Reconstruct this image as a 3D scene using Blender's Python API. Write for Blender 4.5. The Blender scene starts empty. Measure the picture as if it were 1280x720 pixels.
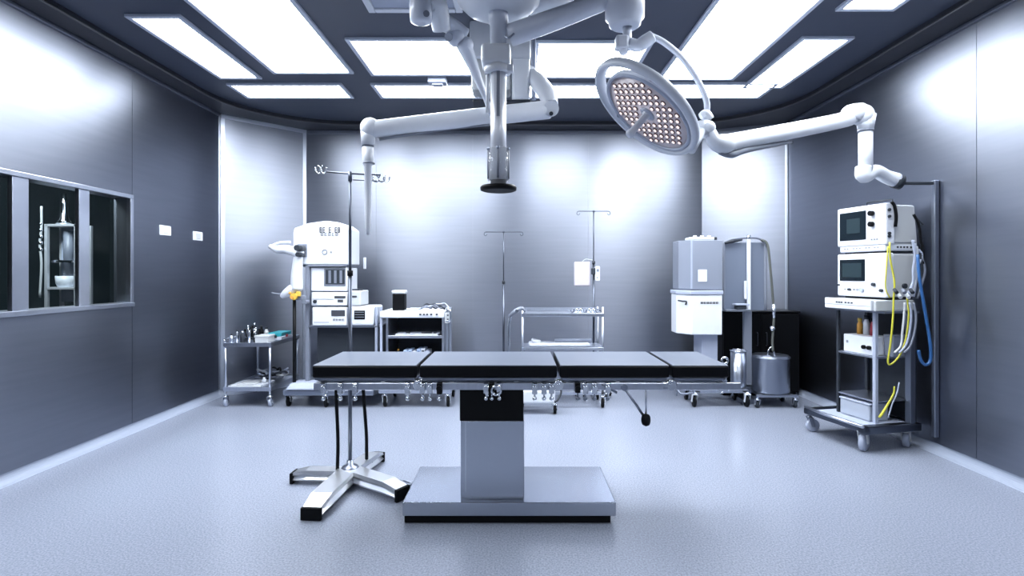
import bpy, bmesh, math, random
from mathutils import Vector, Matrix, Euler
random.seed(7)
C = bpy.context.scene.collection
F = 680.0; CX = 645.0; CY = 342.0; EYE = 1.35
def at(px, py, Y):
    return Vector(((px-CX)/F*Y, Y, EYE-(py-CY)/F*Y))
V = Vector

# ------------------------------------------------------------------ materials
KD, KM = 0.74, 0.86
def mat(name, col, metal=0.0, rough=0.5, emit=None, es=0.0, alpha=None, spec=0.5, trans=0.0, coat=0.0, aniso=0.0):
    k_ = KD if metal < .5 else KM
    col = [c*k_ for c in col]
    m = bpy.data.materials.new(name); m.use_nodes = True
    b = m.node_tree.nodes['Principled BSDF']
    b.inputs['Base Color'].default_value = (*col, 1)
    b.inputs['Metallic'].default_value = metal
    b.inputs['Roughness'].default_value = rough
    b.inputs['Specular IOR Level'].default_value = spec
    if coat: b.inputs['Coat Weight'].default_value = coat; b.inputs['Coat Roughness'].default_value = 0.1
    if aniso: b.inputs['Anisotropic'].default_value = aniso
    if emit: b.inputs['Emission Color'].default_value = (*emit, 1); b.inputs['Emission Strength'].default_value = es
    if trans: b.inputs['Transmission Weight'].default_value = trans; b.inputs['IOR'].default_value = 1.1
    if alpha is not None: b.inputs['Alpha'].default_value = alpha
    return m
def nt(m): return m.node_tree.nodes, m.node_tree.links, m.node_tree.nodes['Principled BSDF']
def vary(m, col, scale=(1, 1, 1), amt=0.12, rough=None, ramt=0.1, bump=0.0, nscale=6, detail=4):
    """procedural variation of colour / roughness from object-space noise"""
    n, l, b = nt(m)
    k_ = KD if b.inputs["Metallic"].default_value < .5 else KM
    col = [c*k_ for c in col]
    tc = n.new('ShaderNodeTexCoord'); mp = n.new('ShaderNodeMapping'); mp.inputs['Scale'].default_value = scale
    ns = n.new('ShaderNodeTexNoise'); ns.inputs['Scale'].default_value = nscale; ns.inputs['Detail'].default_value = detail
    l.new(tc.outputs['Object'], mp.inputs[0]); l.new(mp.outputs[0], ns.inputs['Vector'])
    r = n.new('ShaderNodeValToRGB')
    r.color_ramp.elements[0].position = 0.3; r.color_ramp.elements[1].position = 0.7
    r.color_ramp.elements[0].color = (*[c*(1-amt) for c in col], 1)
    r.color_ramp.elements[1].color = (*[min(1, c*(1+amt)) for c in col], 1)
    l.new(ns.outputs['Fac'], r.inputs[0]); l.new(r.outputs[0], b.inputs['Base Color'])
    if rough is not None:
        mr = n.new('ShaderNodeMapRange'); mr.inputs['To Min'].default_value = rough-ramt; mr.inputs['To Max'].default_value = rough+ramt
        l.new(ns.outputs['Fac'], mr.inputs['Value']); l.new(mr.outputs[0], b.inputs['Roughness'])
    if bump:
        bp = n.new('ShaderNodeBump'); bp.inputs['Strength'].default_value = bump; bp.inputs['Distance'].default_value = 0.01
        l.new(ns.outputs['Fac'], bp.inputs['Height']); l.new(bp.outputs[0], b.inputs['Normal'])
    return m
ANR = 0.25
WALLC = (0.29, 0.313, 0.375)
M = {}
M['wall'] = vary(mat('brushed_steel_wall', WALLC, 1, 0.36), WALLC, (0.5, 0.5, 9), 0.03, 0.345, 0.012, 0.0, 3, 2)
M['wall_side'] = vary(mat('brushed_steel_side', WALLC, 1, 0.36), WALLC, (0.5, 0.5, 9), 0.03, 0.345, 0.012, 0.0, 3, 2)
for k_ in ('wall', 'wall_side'):
    n, l, b = nt(M[k_]); tg = n.new('ShaderNodeTangent'); tg.direction_type = 'RADIAL'; tg.axis = 'Z'
    l.new(tg.outputs[0], b.inputs['Tangent']); b.inputs['Anisotropic'].default_value = 0.72; b.inputs['Anisotropic Rotation'].default_value = ANR
M['floor'] = mat('speckled_vinyl', (0.2, 0.23, 0.31), 0, 0.27, spec=0.7)
M['cove'] = mat('cove_vinyl', (0.36, 0.41, 0.52), 0, 0.35)
M['ceiling'] = vary(mat('dark_ceiling', (0.066, 0.080, 0.122), 0, 0.4), (0.066, 0.080, 0.122), (1, 1, 1), 0.06, 0.42, 0.05)
M['soffit'] = vary(mat('soffit', (0.035, 0.038, 0.05), 0, 0.45), (0.035, 0.038, 0.05), (1, 1, 1), 0.06)
M['lip'] = mat('soffit_lip', (0.12, 0.12, 0.13), 0.6, 0.4)
M['trim'] = mat('wall_trim', (0.6, 0.65, 0.75), 0.9, 0.35)
M['trim_dark'] = mat('wall_trim_dark', (0.22, 0.24, 0.30), 0.8, 0.45)
M['panel'] = mat('light_panel', (1, 1, 1), 0, 0.5, (0.91, 0.955, 1.0), 21.0)
M['panel_frame'] = mat('light_frame', (0.7, 0.76, 0.9), 0.0, 0.5)
M['white'] = vary(mat('white_enamel', (0.80, 0.84, 0.92), 0, 0.35), (0.80, 0.84, 0.92), (1, 1, 1), 0.03)
M['cream'] = mat('cream_plastic', (0.62, 0.65, 0.68), 0, 0.45)
M['lgrey'] = mat('light_grey_paint', (0.42, 0.47, 0.60), 0, 0.4)
M['arm_grey'] = mat('grey_enamel', (0.66, 0.71, 0.83), 0, 0.35, spec=0.6)
M['mgrey'] = mat('mid_grey_paint', (0.2, 0.225, 0.29), 0, 0.45)
M['dgrey'] = mat('dark_grey_paint', (0.03, 0.037, 0.05), 0, 0.5, spec=0.25)
M['black'] = mat('black_plastic', (0.004, 0.0045, 0.006), 0, 0.45, spec=0.12)
M['pad_sheen'] = vary(mat('painted_vinyl_sheen', (0.125, 0.148, 0.20), 0, 0.33), (0.125, 0.148, 0.20), (1, 1, 1), 0.05, 0.33, 0.03)  # slate colour stands in for the glossy reflection on black vinyl
M['rubber'] = mat('rubber', (0.005, 0.006, 0.008), 0, 0.7, spec=0.1)
M['vinyl'] = vary(mat('black_vinyl', (0.003, 0.0035, 0.005), 0, 0.45, spec=0.12), (0.005, 0.0055, 0.008), (1, 1, 1), 0.1, 0.36, 0.03)
M['chrome'] = mat('chrome', (0.78, 0.82, 0.88), 1, 0.13)
M['steel'] = vary(mat('satin_steel', (0.55, 0.59, 0.68), 1, 0.3), (0.55, 0.59, 0.68), (12, 1, 1), 0.05, 0.3, 0.05)
M['steel_dark'] = mat('dark_steel', (0.28, 0.31, 0.38), 1, 0.35)
M['steel_base'] = vary(mat('base_steel', (0.5, 0.54, 0.62), 1, 0.28), (0.5, 0.54, 0.62), (1, 8, 8), 0.012, 0.27, 0.008, nscale=3)
M['gunmetal'] = mat('gunmetal_pole', (0.11, 0.125, 0.16), 1, 0.3)
M['satin'] = mat('satin_white_metal', (0.82, 0.85, 0.92), 0.6, 0.38)
M['leg_metal'] = mat('polished_leg_metal', (0.9, 0.92, 0.96), 1, 0.3)
M['screen'] = mat('screen', (0.008, 0.015, 0.022), 0, 0.15, spec=0.3)
M['screen_in'] = mat('screen_trace', (0.022, 0.04, 0.05), 0, 0.3, spec=0.3)
M['glass'] = mat('dark_glass', (0.006, 0.012, 0.014), 0, 0.03, alpha=0.10, spec=0.25)
M['clear'] = mat('clear_acrylic', (0.75, 0.8, 0.9), 0, 0.08, alpha=0.35)
M['acrylic'] = mat('smoked_acrylic', (0.26, 0.31, 0.42), 0.3, 0.3, alpha=0.8)
M['bag'] = mat('bag_plastic', (0.55, 0.515, 0.57), 0, 0.4)
M['yellow'] = mat('yellow_cable', (0.62, 0.60, 0.05), 0, 0.45)
M['blue'] = mat('blue_hose', (0.025, 0.12, 0.34), 0, 0.4)
M['teal'] = mat('teal_plastic', (0.03, 0.42, 0.50), 0, 0.45)
M['orange'] = mat('orange_plastic', (0.75, 0.36, 0.06), 0, 0.5)
M['red'] = mat('red_plastic', (0.4, 0.03, 0.05), 0, 0.4)
M['gold'] = mat('amber_plastic', (0.75, 0.5, 0.08), 0, 0.4)
M['paleblue'] = mat('pale_blue_paper', (0.45, 0.58, 0.80), 0, 0.6)
M['cloth'] = mat('white_cloth', (0.6, 0.64, 0.72), 0, 0.8)
M['ink'] = mat('dark_ink', (0.04, 0.045, 0.06), 0, 0.6)
M['inkgrey'] = mat('grey_ink', (0.3, 0.32, 0.36), 0, 0.6)
M['led'] = mat('led_lens', (0.85, 0.7, 0.7), 0, 0.15, (1.0, 0.84, 0.80), 0.8)
M['led_dark'] = mat('led_reflector', (0.16, 0.09, 0.10), 0.2, 0.3)
M['lamp_face'] = mat('lamp_face', (1.0, 0.88, 0.90), 0.0, 0.3)
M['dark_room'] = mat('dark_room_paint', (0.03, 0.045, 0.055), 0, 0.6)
# floor speckle
n, l, b = nt(M['floor'])
tc = n.new('ShaderNodeTexCoord'); n1 = n.new('ShaderNodeTexNoise'); n1.inputs['Scale'].default_value = 110; n1.inputs['Detail'].default_value = 2
n2 = n.new('ShaderNodeTexNoise'); n2.inputs['Scale'].default_value = 1.3; n2.inputs['Detail'].default_value = 3
l.new(tc.outputs['Object'], n1.inputs['Vector']); l.new(tc.outputs['Object'], n2.inputs['Vector'])
r1 = n.new('ShaderNodeValToRGB'); r1.color_ramp.elements[0].position = .32; r1.color_ramp.elements[1].position = .68
r1.color_ramp.elements[0].color = (0.16, 0.182, 0.235, 1); r1.color_ramp.elements[1].color = (0.265, 0.29, 0.36, 1)
r2 = n.new('ShaderNodeValToRGB'); r2.color_ramp.elements[0].color = (0.93, 0.94, 0.95, 1); r2.color_ramp.elements[1].color = (1, 1, 1, 1)
mx = n.new('ShaderNodeMix'); mx.data_type = 'RGBA'; mx.blend_type = 'MULTIPLY'; mx.inputs[0].default_value = 1
l.new(n1.outputs['Fac'], r1.inputs[0]); l.new(n2.outputs['Fac'], r2.inputs[0])
l.new(r1.outputs[0], mx.inputs[6]); l.new(r2.outputs[0], mx.inputs[7]); l.new(mx.outputs[2], b.inputs['Base Color'])

# ------------------------------------------------------------------ mesh builder
def frame_from(axis):
    a = V(axis).normalized()
    t = V((0, 0, 1)) if abs(a.z) < .9 else V((0, 1, 0))
    u = t.cross(a).normalized(); w = a.cross(u)
    return u, w, a
class MB:
    def __init__(s): s.bm = bmesh.new()
    def box(s, c, size, bev=0.0, rot=None, seg=2, taper=None):
        g = bmesh.ops.create_cube(s.bm, size=1)['verts']
        for v in g:
            k = V(v.co)
            if taper and k.z > 0: k.x *= taper[0]; k.y *= taper[1]
            v.co = V((k.x*size[0], k.y*size[1], k.z*size[2]))
        if bev > 0:
            ed = list({e for v in g for e in v.link_edges})
            r = bmesh.ops.bevel(s.bm, geom=ed, offset=min(bev, min(size)*0.49), segments=seg, affect='EDGES', profile=0.5, clamp_overlap=True)
            g = list({v for f in r['faces'] for v in f.verts} | {v for v in g if v.is_valid})
        R = rot.to_matrix() if isinstance(rot, Euler) else rot
        for v in g:
            if R is not None: v.co = R @ v.co
            v.co += V(c)
        return s
    def b2(s, x0, x1, y0, y1, z0, z1, bev=0.0, seg=2):
        return s.box(((x0+x1)/2, (y0+y1)/2, (z0+z1)/2), (abs(x1-x0), abs(y1-y0), abs(z1-z0)), bev, None, seg)
    def ring(s, c, u, w, r, n):
        return [s.bm.verts.new(c+u*(r*math.cos(2*math.pi*i/n))+w*(r*math.sin(2*math.pi*i/n))) for i in range(n)]
    def bridge(s, a, b):
        n = len(a)
        for i in range(n):
            f = s.bm.faces.new((a[i], a[(i+1) % n], b[(i+1) % n], b[i])); f.smooth = True
    def cyl(s, p0, p1, r0, r1=None, n=20, cap=True):
        if r1 is None: r1 = r0
        p0, p1 = V(p0), V(p1); u, w, a = frame_from(p1-p0)
        A = s.ring(p0, u, w, r0, n); B = s.ring(p1, u, w, r1, n); s.bridge(A, B)
        if cap: s.bm.faces.new(A[::-1]); s.bm.faces.new(B)
        return s
    def lathe(s, prof, o=(0, 0, 0), axis=(0, 0, 1), n=32, close=False):
        o = V(o); u, w, a = frame_from(axis); prev = None; first = None
        for r, h in prof:
            cur = s.ring(o+a*h, u, w, max(r, 1e-4), n)
            if prev: s.bridge(prev, cur)
            else: first = cur
            prev = cur
        if close: s.bridge(prev, first)
        else: s.bm.faces.new(first[::-1]); s.bm.faces.new(prev)
        return s
    def tube(s, pts, r, n=10, smooth=True, sub=6):
        P = [V(p) for p in pts]; rr = r if isinstance(r, (list, tuple)) else [r]*len(P)
        if smooth and len(P) > 2:
            Q = []; R = []
            for i in range(len(P)-1):
                a = P[i-1] if i > 0 else P[i]*2-P[i+1]
                b, c = P[i], P[i+1]
                d = P[i+2] if i+2 < len(P) else P[i+1]*2-P[i]
                for k in range(sub):
                    t = k/sub
                    Q.append(0.5*((2*b)+(c-a)*t+(2*a-5*b+4*c-d)*t*t+(3*b-a-3*c+d)*t**3)); R.append(rr[i]*(1-t)+rr[i+1]*t)
            Q.append(P[-1]); R.append(rr[-1]); P, rr = Q, R
        prev = None; u = None
        for i, p in enumerate(P):
            d = (P[min(i+1, len(P)-1)]-P[max(i-1, 0)]).normalized()
            if u is None: u, w, _ = frame_from(d)
            else:
                u = (u-d*u.dot(d)).normalized(); w = d.cross(u)
            cur = s.ring(p, u, w, rr[i], n)
            if prev: s.bridge(prev, cur)
            else: s.bm.faces.new(cur[::-1])
            prev = cur
        s.bm.faces.new(prev)
        return s
    def torus(s, o, axis, R, r, n=48, m=10):
        o = V(o); u, w, a = frame_from(axis); rings = []
        for i in range(n):
            t = 2*math.pi*i/n; d = u*math.cos(t)+w*math.sin(t)
            rings.append([s.bm.verts.new(o+d*(R+r*math.cos(2*math.pi*j/m))+a*(r*math.sin(2*math.pi*j/m))) for j in range(m)])
        for i in range(n): s.bridge(rings[i], rings[(i+1) % n])
        return s
    def ball(s, c, r, sc=(1, 1, 1)):
        g = bmesh.ops.create_uvsphere(s.bm, u_segments=20, v_segments=12, radius=r)['verts']
        for v in g:
            v.co = V((v.co.x*sc[0], v.co.y*sc[1], v.co.z*sc[2]))+V(c)
            for f in v.link_faces: f.smooth = True
        return s
    def prism(s, pts, ext, bev=0.0):
        """polygon (3D points) extruded along vector ext"""
        A = [s.bm.verts.new(V(p)) for p in pts]; B = [s.bm.verts.new(V(p)+V(ext)) for p in pts]
        n = len(A); fs = [s.bm.faces.new(A[::-1]), s.bm.faces.new(B)]
        for i in range(n): fs.append(s.bm.faces.new((A[i], A[(i+1) % n], B[(i+1) % n], B[i])))
        if bev:
            ed = list({e for f in fs for e in f.edges})
            bmesh.ops.bevel(s.bm, geom=ed, offset=bev, segments=2, affect='EDGES', profile=.5, clamp_overlap=True)
        return s
    def build(s, name, m, parent=None, space=None, **props):
        bmesh.ops.recalc_face_normals(s.bm, faces=s.bm.faces)
        if space is not None:
            inv = space.inverted(); s.bm.transform(inv)
        me = bpy.data.meshes.new(name); s.bm.to_mesh(me); s.bm.free()
        me.materials.append(M[m] if isinstance(m, str) else m)
        o = bpy.data.objects.new(name, me); C.objects.link(o)
        if parent is not None: o.parent = parent
        for k, v in props.items(): o[k] = v
        return o
class Thing:
    """Empty at the base; parts are given in world coordinates (or in local ones when local=True)"""
    def __init__(s, name, label, cat, loc=(0, 0, 0), rz=0.0, group=None, local=False):
        o = bpy.data.objects.new(name, None); C.objects.link(o); o.empty_display_size = .1
        o.location = loc; o.rotation_euler = (0, 0, rz); o['label'] = label; o['category'] = cat
        if group: o['group'] = group
        s.o = o; s.local = local
        s.m = Matrix.Translation(V(loc)) @ Matrix.Rotation(rz, 4, 'Z')
    def part(s, name, mb, m, parent=None, **p):
        return mb.build(name, m, parent or s.o, None if s.local else s.m, **p)
def solo(name, label, cat, mb, m, loc=(0, 0, 0), group=None):
    loc = V(loc)
    o = mb.build(name, m, None, Matrix.Translation(loc)); o.location = loc
    o['label'] = label; o['category'] = cat
    if group: o['group'] = group
    return o
def struct(name, mb, m): return mb.build(name, m, None, None, kind='structure')

# ------------------------------------------------------------------ the room
XL, XR, YB, YF, ZS, ZC = -3.28, 3.18, 6.7, -2.4, 3.11, 3.15
T = 0.12
lc = [(XL, 6.0), (-2.58, YB)]; rc = [(2.29, YB), (XR, 6.36)]
out = [(XL-T, YF-T), (XR+T, YF-T), (XR+T, 6.36+T), (2.29+.1, YB+T), (-2.58-.1, YB+T), (XL-T, 6.0+.05)]
struct('floor', MB().prism([(x, y, -.1) for x, y in out], (0, 0, .1)), 'floor')
# ceiling slab
struct('ceiling', MB().prism([(x, y, ZC) for x, y in out], (0, 0, .12)), 'ceiling')
# soffit ring with rounded back corners
def inner(x0, x1, y0, y1, r, z, k=14):
    p = [(x0, y0), (x1, y0)]
    for i in range(k+1):
        t = math.pi/2*i/k; p.append((x1-r+r*math.cos(t), y1-r+r*math.sin(t)))
    for i in range(k+1):
        t = math.pi/2+math.pi/2*i/k; p.append((x0+r+r*math.cos(t), y1-r+r*math.sin(t)))
    return [V((x, y, z)) for x, y in p]
IX0, IX1, IY0, IY1, IR = -3.05, 2.93, -2.15, 6.42, 1.15
def soffit():
    m = MB(); bm = m.bm
    roomo = [(XL, YF), (XR, YF), (XR, 6.36), (2.29, YB), (-2.58, YB), (XL, 6.0)]
    O = [bm.verts.new((x, y, ZS)) for x, y in roomo]; I = [bm.verts.new(p) for p in inner(IX0, IX1, IY0, IY1, IR, ZS)]
    ed = []
    for L in (O, I):
        for i in range(len(L)): ed.append(bm.edges.new((L[i], L[(i+1) % len(L)])))
    bmesh.ops.triangle_fill(bm, use_beauty=True, use_dissolve=False, edges=ed)
    r = bmesh.ops.extrude_face_region(bm, geom=bm.faces[:])
    for v in [g for g in r['geom'] if isinstance(g, bmesh.types.BMVert)]: v.co.z = ZC
    return m
struct('ceiling_border', soffit(), 'soffit')
lip = inner(IX0, IX1, IY0, IY1, IR, ZS); lm = MB()
lm.tube([p+V((0, 0, -.002)) for p in lip[1:]]+[lip[0]], 0.009, 6, False)
struct('trim_1', lm, 'lip')

WZ0, WZ1 = 1.106, 1.985; WY0, WY1 = 2.55, 4.60
def wall_left():
    m = MB()
    def seg(y0, y1, z0, z1): m.b2(XL-T, XL, y0, y1, z0, z1)
    seg(YF-T, WY0, 0, ZC); seg(WY1, 6.0, 0, ZC); seg(WY0, WY1, 0, WZ0); seg(WY0, WY1, WZ1, ZC)
    # cladding sheets, 4 mm joints
    t = .006; j = .002
    for a, b in ((YF, -.6), (-.6, 1.0), (1.0, WY0-.05)): m.b2(XL, XL+t, a+j, b-j, .07, ZS)
    m.b2(XL, XL+t, WY0-.05+j, WY1+.04-j, WZ1+.04, ZS); m.b2(XL, XL+t, WY0-.05+j, WY1+.04-j, .07, WZ0-.04)
    m.b2(XL, XL+t, WY1+.04+j, 5.985, .07, ZS)
    return m
struct('wall_left', wall_left(), 'wall_side')
mr_ = MB().b2(XR, XR+T, YF-T, 6.36, 0, ZC)
for a, b in ((YF, -.8), (-.8, .7), (.7, 2.2), (2.2, 3.75), (3.75, 6.34)): mr_.b2(XR-.006, XR, a+.002, b-.002, .07, ZS)
struct('wall_right', mr_, 'wall_side')
mb_ = MB().b2(-2.58, 2.29, YB, YB+T, 0, ZC)
for a, b in ((-2.57, -1.72), (-1.72, -.53), (-.53, .89), (.89, 2.28)): mb_.b2(a+.002, b-.002, YB-.006, YB, .07, ZS)
struct('wall_back', mb_, 'wall')
def slab(p, q, z0, z1, t, inw=False):
    a, b = V((*p, z0)), V((*q, z0)); d = (b-a).normalized(); nrm = V((-d.y, d.x, 0))*(t)
    return [a, b, b+nrm, a+nrm]
def slabmb(p, q, z0, z1, t, m=None):
    m = m or MB(); return m.prism(slab(p, q, z0, z1, t), (0, 0, z1-z0))
struct('wall_back_left', slabmb(lc[0], lc[1], 0, ZC, T, slabmb((XL+.02, 6.02), (-2.6, YB-.02), .07, ZS, -.006)), 'wall')
struct('wall_back_right', slabmb(rc[0], rc[1], 0, ZC, T, slabmb((2.31, YB-.008), (XR-.02, 6.368), .07, ZS, -.006)), 'wall')
struct('wall_front', MB().b2(XL, XR, YF-T, YF, 0, ZC), 'wall')
# trims: light strip along wall top, corner strips, cove baseboards
struct('trim_2', MB().b2(XL, XL+.03, YF, 5.97, ZS-.03, ZS, .006), 'trim_dark')
struct('trim_3', MB().b2(XR-.03, XR, YF, 6.33, ZS-.03, ZS, .006), 'trim_dark')
struct('trim_4', MB().b2(-2.57, 2.28, YB-.03, YB, ZS-.05, ZS, .006), 'trim_dark')
struct('trim_5', slabmb((XL+.015, 6.015), (-2.57, YB), ZS-.04, ZS, -.02), 'trim')
struct('trim_6', slabmb((2.29, YB), (XR-.015, 6.365), ZS-.04, ZS, -.02), 'trim_dark')
struct('trim_7', slabmb((XL+.012, 6.012), (XL+.042, 6.042), .07, ZS-.04, -.014), 'trim')
struct('trim_8', slabmb((-2.615, YB-.035), (-2.585, YB-.005), .07, ZS-.04, -.014), 'trim')
struct('trim_9', slabmb((XR-.030, 6.371), (XR-.014, 6.365), .07, ZS-.04, -.014), 'trim')
def cove(p, q):
    """concave cove profile swept along a wall foot from p to q; room side is to the right of p->q"""
    m = MB(); a, b = V((*p, 0)), V((*q, 0)); d = (b-a).normalized(); nr = V((d.y, -d.x, 0)); pr = []
    R = .055
    pr = [(R-R*math.sin(t*math.pi/12), R-R*math.cos(t*math.pi/12)) for t in range(7)]
    pr = [(x, z+.001) for x, z in pr]+[(0, .075), (.0, .075)]
    prof = [(R, .0)]+[(x, z) for x, z in pr[:7]]+[(.006, .075), (0, .075), (0, 0)]
    A = [m.bm.verts.new(a+nr*x+V((0, 0, z))) for x, z in prof]; B = [m.bm.verts.new(b+nr*x+V((0, 0, z))) for x, z in prof]
    n_ = len(A)
    for i in range(n_):
        f = m.bm.faces.new((A[i], A[(i+1) % n_], B[(i+1) % n_], B[i]))
    return m
struct('baseboard_left', cove((XL, YF), (XL, 6.0)), 'cove')
struct('baseboard_right', cove((XR, 6.36), (XR, YF)), 'cove')
struct('baseboard_back', cove((-2.58, YB), (2.29, YB)), 'cove')
struct('baseboard_back_left', cove(lc[0], lc[1]), 'cove')
struct('baseboard_back_right', cove(rc[0], rc[1]), 'cove')

# window in the left wall
def window():
    w = bpy.data.objects.new('window_1', None); C.objects.link(w); w['kind'] = 'structure'
    fr = MB(); t = .045
    fr.b2(XL-.10, XL+.025, WY0-.04, WY1+.035, WZ1, WZ1+.035, .004)
    fr.b2(XL-.10, XL+.035, WY0-.04, WY1+.035, WZ0-.035, WZ0, .004)
    fr.b2(XL-.10, XL+.025, WY1-.002, WY1+.035, WZ0, WZ1, .004); fr.b2(XL-.10, XL+.025, WY0-.04, WY0, WZ0, WZ1, .004)
    fr.build('window_frame', 'steel', w)
    ys = [WY0, 3.02, 3.12, 3.53, 3.65, 4.07, 4.17, WY1]
    for i in range(3):
        MB().b2(XL-.022, XL+.012, ys[2*i+1], ys[2*i+2], WZ0, WZ1, .003).build('window_mullion', 'steel', w)
    for i in range(4):
        MB().b2(XL-.014, XL-.008, ys[2*i], ys[2*i+1], WZ0, WZ1).build('window_pane', 'glass', w)
window()
# the dark room beyond it
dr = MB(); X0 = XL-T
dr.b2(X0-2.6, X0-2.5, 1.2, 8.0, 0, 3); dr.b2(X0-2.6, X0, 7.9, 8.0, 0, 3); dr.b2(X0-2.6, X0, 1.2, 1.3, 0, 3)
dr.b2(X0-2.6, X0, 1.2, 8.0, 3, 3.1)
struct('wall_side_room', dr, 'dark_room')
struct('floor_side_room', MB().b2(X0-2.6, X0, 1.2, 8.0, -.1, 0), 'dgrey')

# ------------------------------------------------------------------ ceiling lights
PAN = [(-2.68, -2.36, 3.80, 4.95, 'narrow lit ceiling panel beside the left wall'),
       (-2.13, -1.48, 2.40, 4.82, 'large lit ceiling panel, the wide one left of the ceiling column'),
       (-2.70, -1.68, 5.16, 5.50, 'thin lit ceiling strip, leftmost in the row along the back wall'),
       (-1.27, -.28, 4.17, 4.87, 'rectangular lit ceiling panel just left of the white ceiling column'),
       (-1.34, -.30, 5.16, 5.50, 'thin lit ceiling strip at the back, just left of the ceiling column'),
       (.18, 1.03, 4.22, 4.93, 'rectangular lit ceiling panel just right of the white ceiling column'),
       (.10, 1.08, 5.16, 5.50, 'thin lit ceiling strip at the back behind the surgical lamp head'),
       (1.40, 2.44, 5.14, 5.50, 'thin lit ceiling strip, rightmost in the row along the back wall'),
       (1.33, 1.97, 2.40, 4.98, 'large lit ceiling panel, the wide one above the surgical lamp yoke'),
       (2.20, 2.53, 4.15, 5.20, 'narrow lit ceiling panel, the farther one beside the right wall'),
       (2.20, 2.53, 2.40, 3.66, 'narrow lit ceiling panel cut by the top edge at the right'),
       (-2.68, -2.36, 1.9, 3.1, 'added narrow fill light panel by the left wall, unseen above the viewer'), (-2.13, -1.48, -1.6, -.3, 'added wide fill light panel at the left, unseen behind the viewer'), (1.33, 1.97, -1.6, -.3, 'added wide fill light panel at the right, unseen behind the viewer')]  # last three panels are unseen, added as fill for the room front
for x0, x1, y0, y1, lab in PAN:
    t = Thing('ceiling_light', lab or 'added fill light panel above and behind the viewer', 'ceiling light', ((x0+x1)/2, (y0+y1)/2, ZC), 0, 'flush ceiling light panels')
    f = MB(); w = .035; z0, z1 = ZC-.022, ZC
    f.b2(x0-w, x0, y0-w, y1+w, z0, z1, .004); f.b2(x1, x1+w, y0-w, y1+w, z0, z1, .004)
    f.b2(x0, x1, y0-w, y0, z0, z1, .004); f.b2(x0, x1, y1, y1+w, z0, z1, .004)
    t.part('frame', f, 'panel_frame'); t.part('diffuser', MB().b2(x0, x1, y0, y1, ZC-.010, ZC-.002), 'panel')
solo('ceiling_detector', 'small pale box on the ceiling between the two left light rows', 'detector',
     MB().box((-.72, 5.0, ZC-.03), (.17, .12, .06), .012, taper=(1, 1)).box((-.72, 5.0, ZC-.065), (.10, .07, .02), .006), 'lgrey', (-.72, 5.0, ZC))

# small wall things
for (y, z, lab) in ((5.07, 1.752, 'white switch plate on the left wall, nearer the window'), (5.59, 1.735, 'white switch plate on the left wall, nearer the back corner')):
    t = Thing('switch_plate', lab, 'switch plate', (XL+.006, y, z), 0, 'switch plates on the left wall')
    t.part('plate', MB().b2(XL+.006, XL+.016, y-.08, y+.08, z-.045, z+.045, .004), 'white')
    t.part('rocker', MB().b2(XL+.014, XL+.021, y-.035, y+.035, z-.028, z+.028, .003), 'cream')
p = at(456, 329, YB-.01)  # narrow raised white plate on the back wall
solo('small_wall_plate', 'small narrow white plate on the back wall right of the tall pole', 'wall fitting',
     MB().b2(p.x-.018, p.x+.018, YB-.022, YB-.006, p.z-.07, p.z+.07, .006).b2(p.x-.009, p.x+.009, YB-.028, YB-.02, p.z-.03, p.z+.03, .003), 'white', (p.x, YB-.006, p.z))

# ------------------------------------------------------------------ casters
def caster(t, x, y, r=.045, top=.12, fork='chrome', wheel='black', yaw=0.0, wd=.026, hood=False, z0=0.0):
    c, s = math.cos(yaw), math.sin(yaw); R = Matrix.Rotation(yaw, 3, 'Z')
    def q(a, b, z): v = R @ V((a, b, 0)); return V((x+v.x, y+v.y, z+z0))
    off = r*.45
    m = MB()
    m.cyl(q(0, 0, r*2+.012), q(0, 0, top), .011, n=12); m.cyl(q(0, 0, r*2+.008), q(0, 0, r*2+.022), .022, n=14)
    for sd in (-1, 1):
        a = wd*.5+.006
        m.prism([q(sd*a, -.018, r*2+.01), q(sd*a, .018, r*2+.01), q(sd*a, off+.014, r*.8), q(sd*a, off-.014, r*.8)], (R @ V((sd*.005, 0, 0))))
    m.box(q(0, 0, r*2+.011), (wd+.026, .042, .008), .002, R)
    m.cyl(q(-wd*.5-.014, off, r), q(wd*.5+.014, off, r), .008, n=10)
    if hood: m.lathe([(r*.3, -wd*.5-.008), (r*1.1, -wd*.5-.006), (r*1.12, wd*.5+.006), (r*.3, wd*.5+.008)], q(0, off, r+.012), R @ V((1, 0, 0)), 24)
    f = t.part('caster', m, fork)
    w = MB().lathe([(r*.35, -wd*.5), (r*.9, -wd*.5), (r, -wd*.32), (r, wd*.32), (r*.9, wd*.5), (r*.35, wd*.5)], q(0, off, r), R @ V((1, 0, 0)), 24)
    inv = None if t.local else t.m
    w.build('wheel', wheel, f, inv)
    return f

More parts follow.
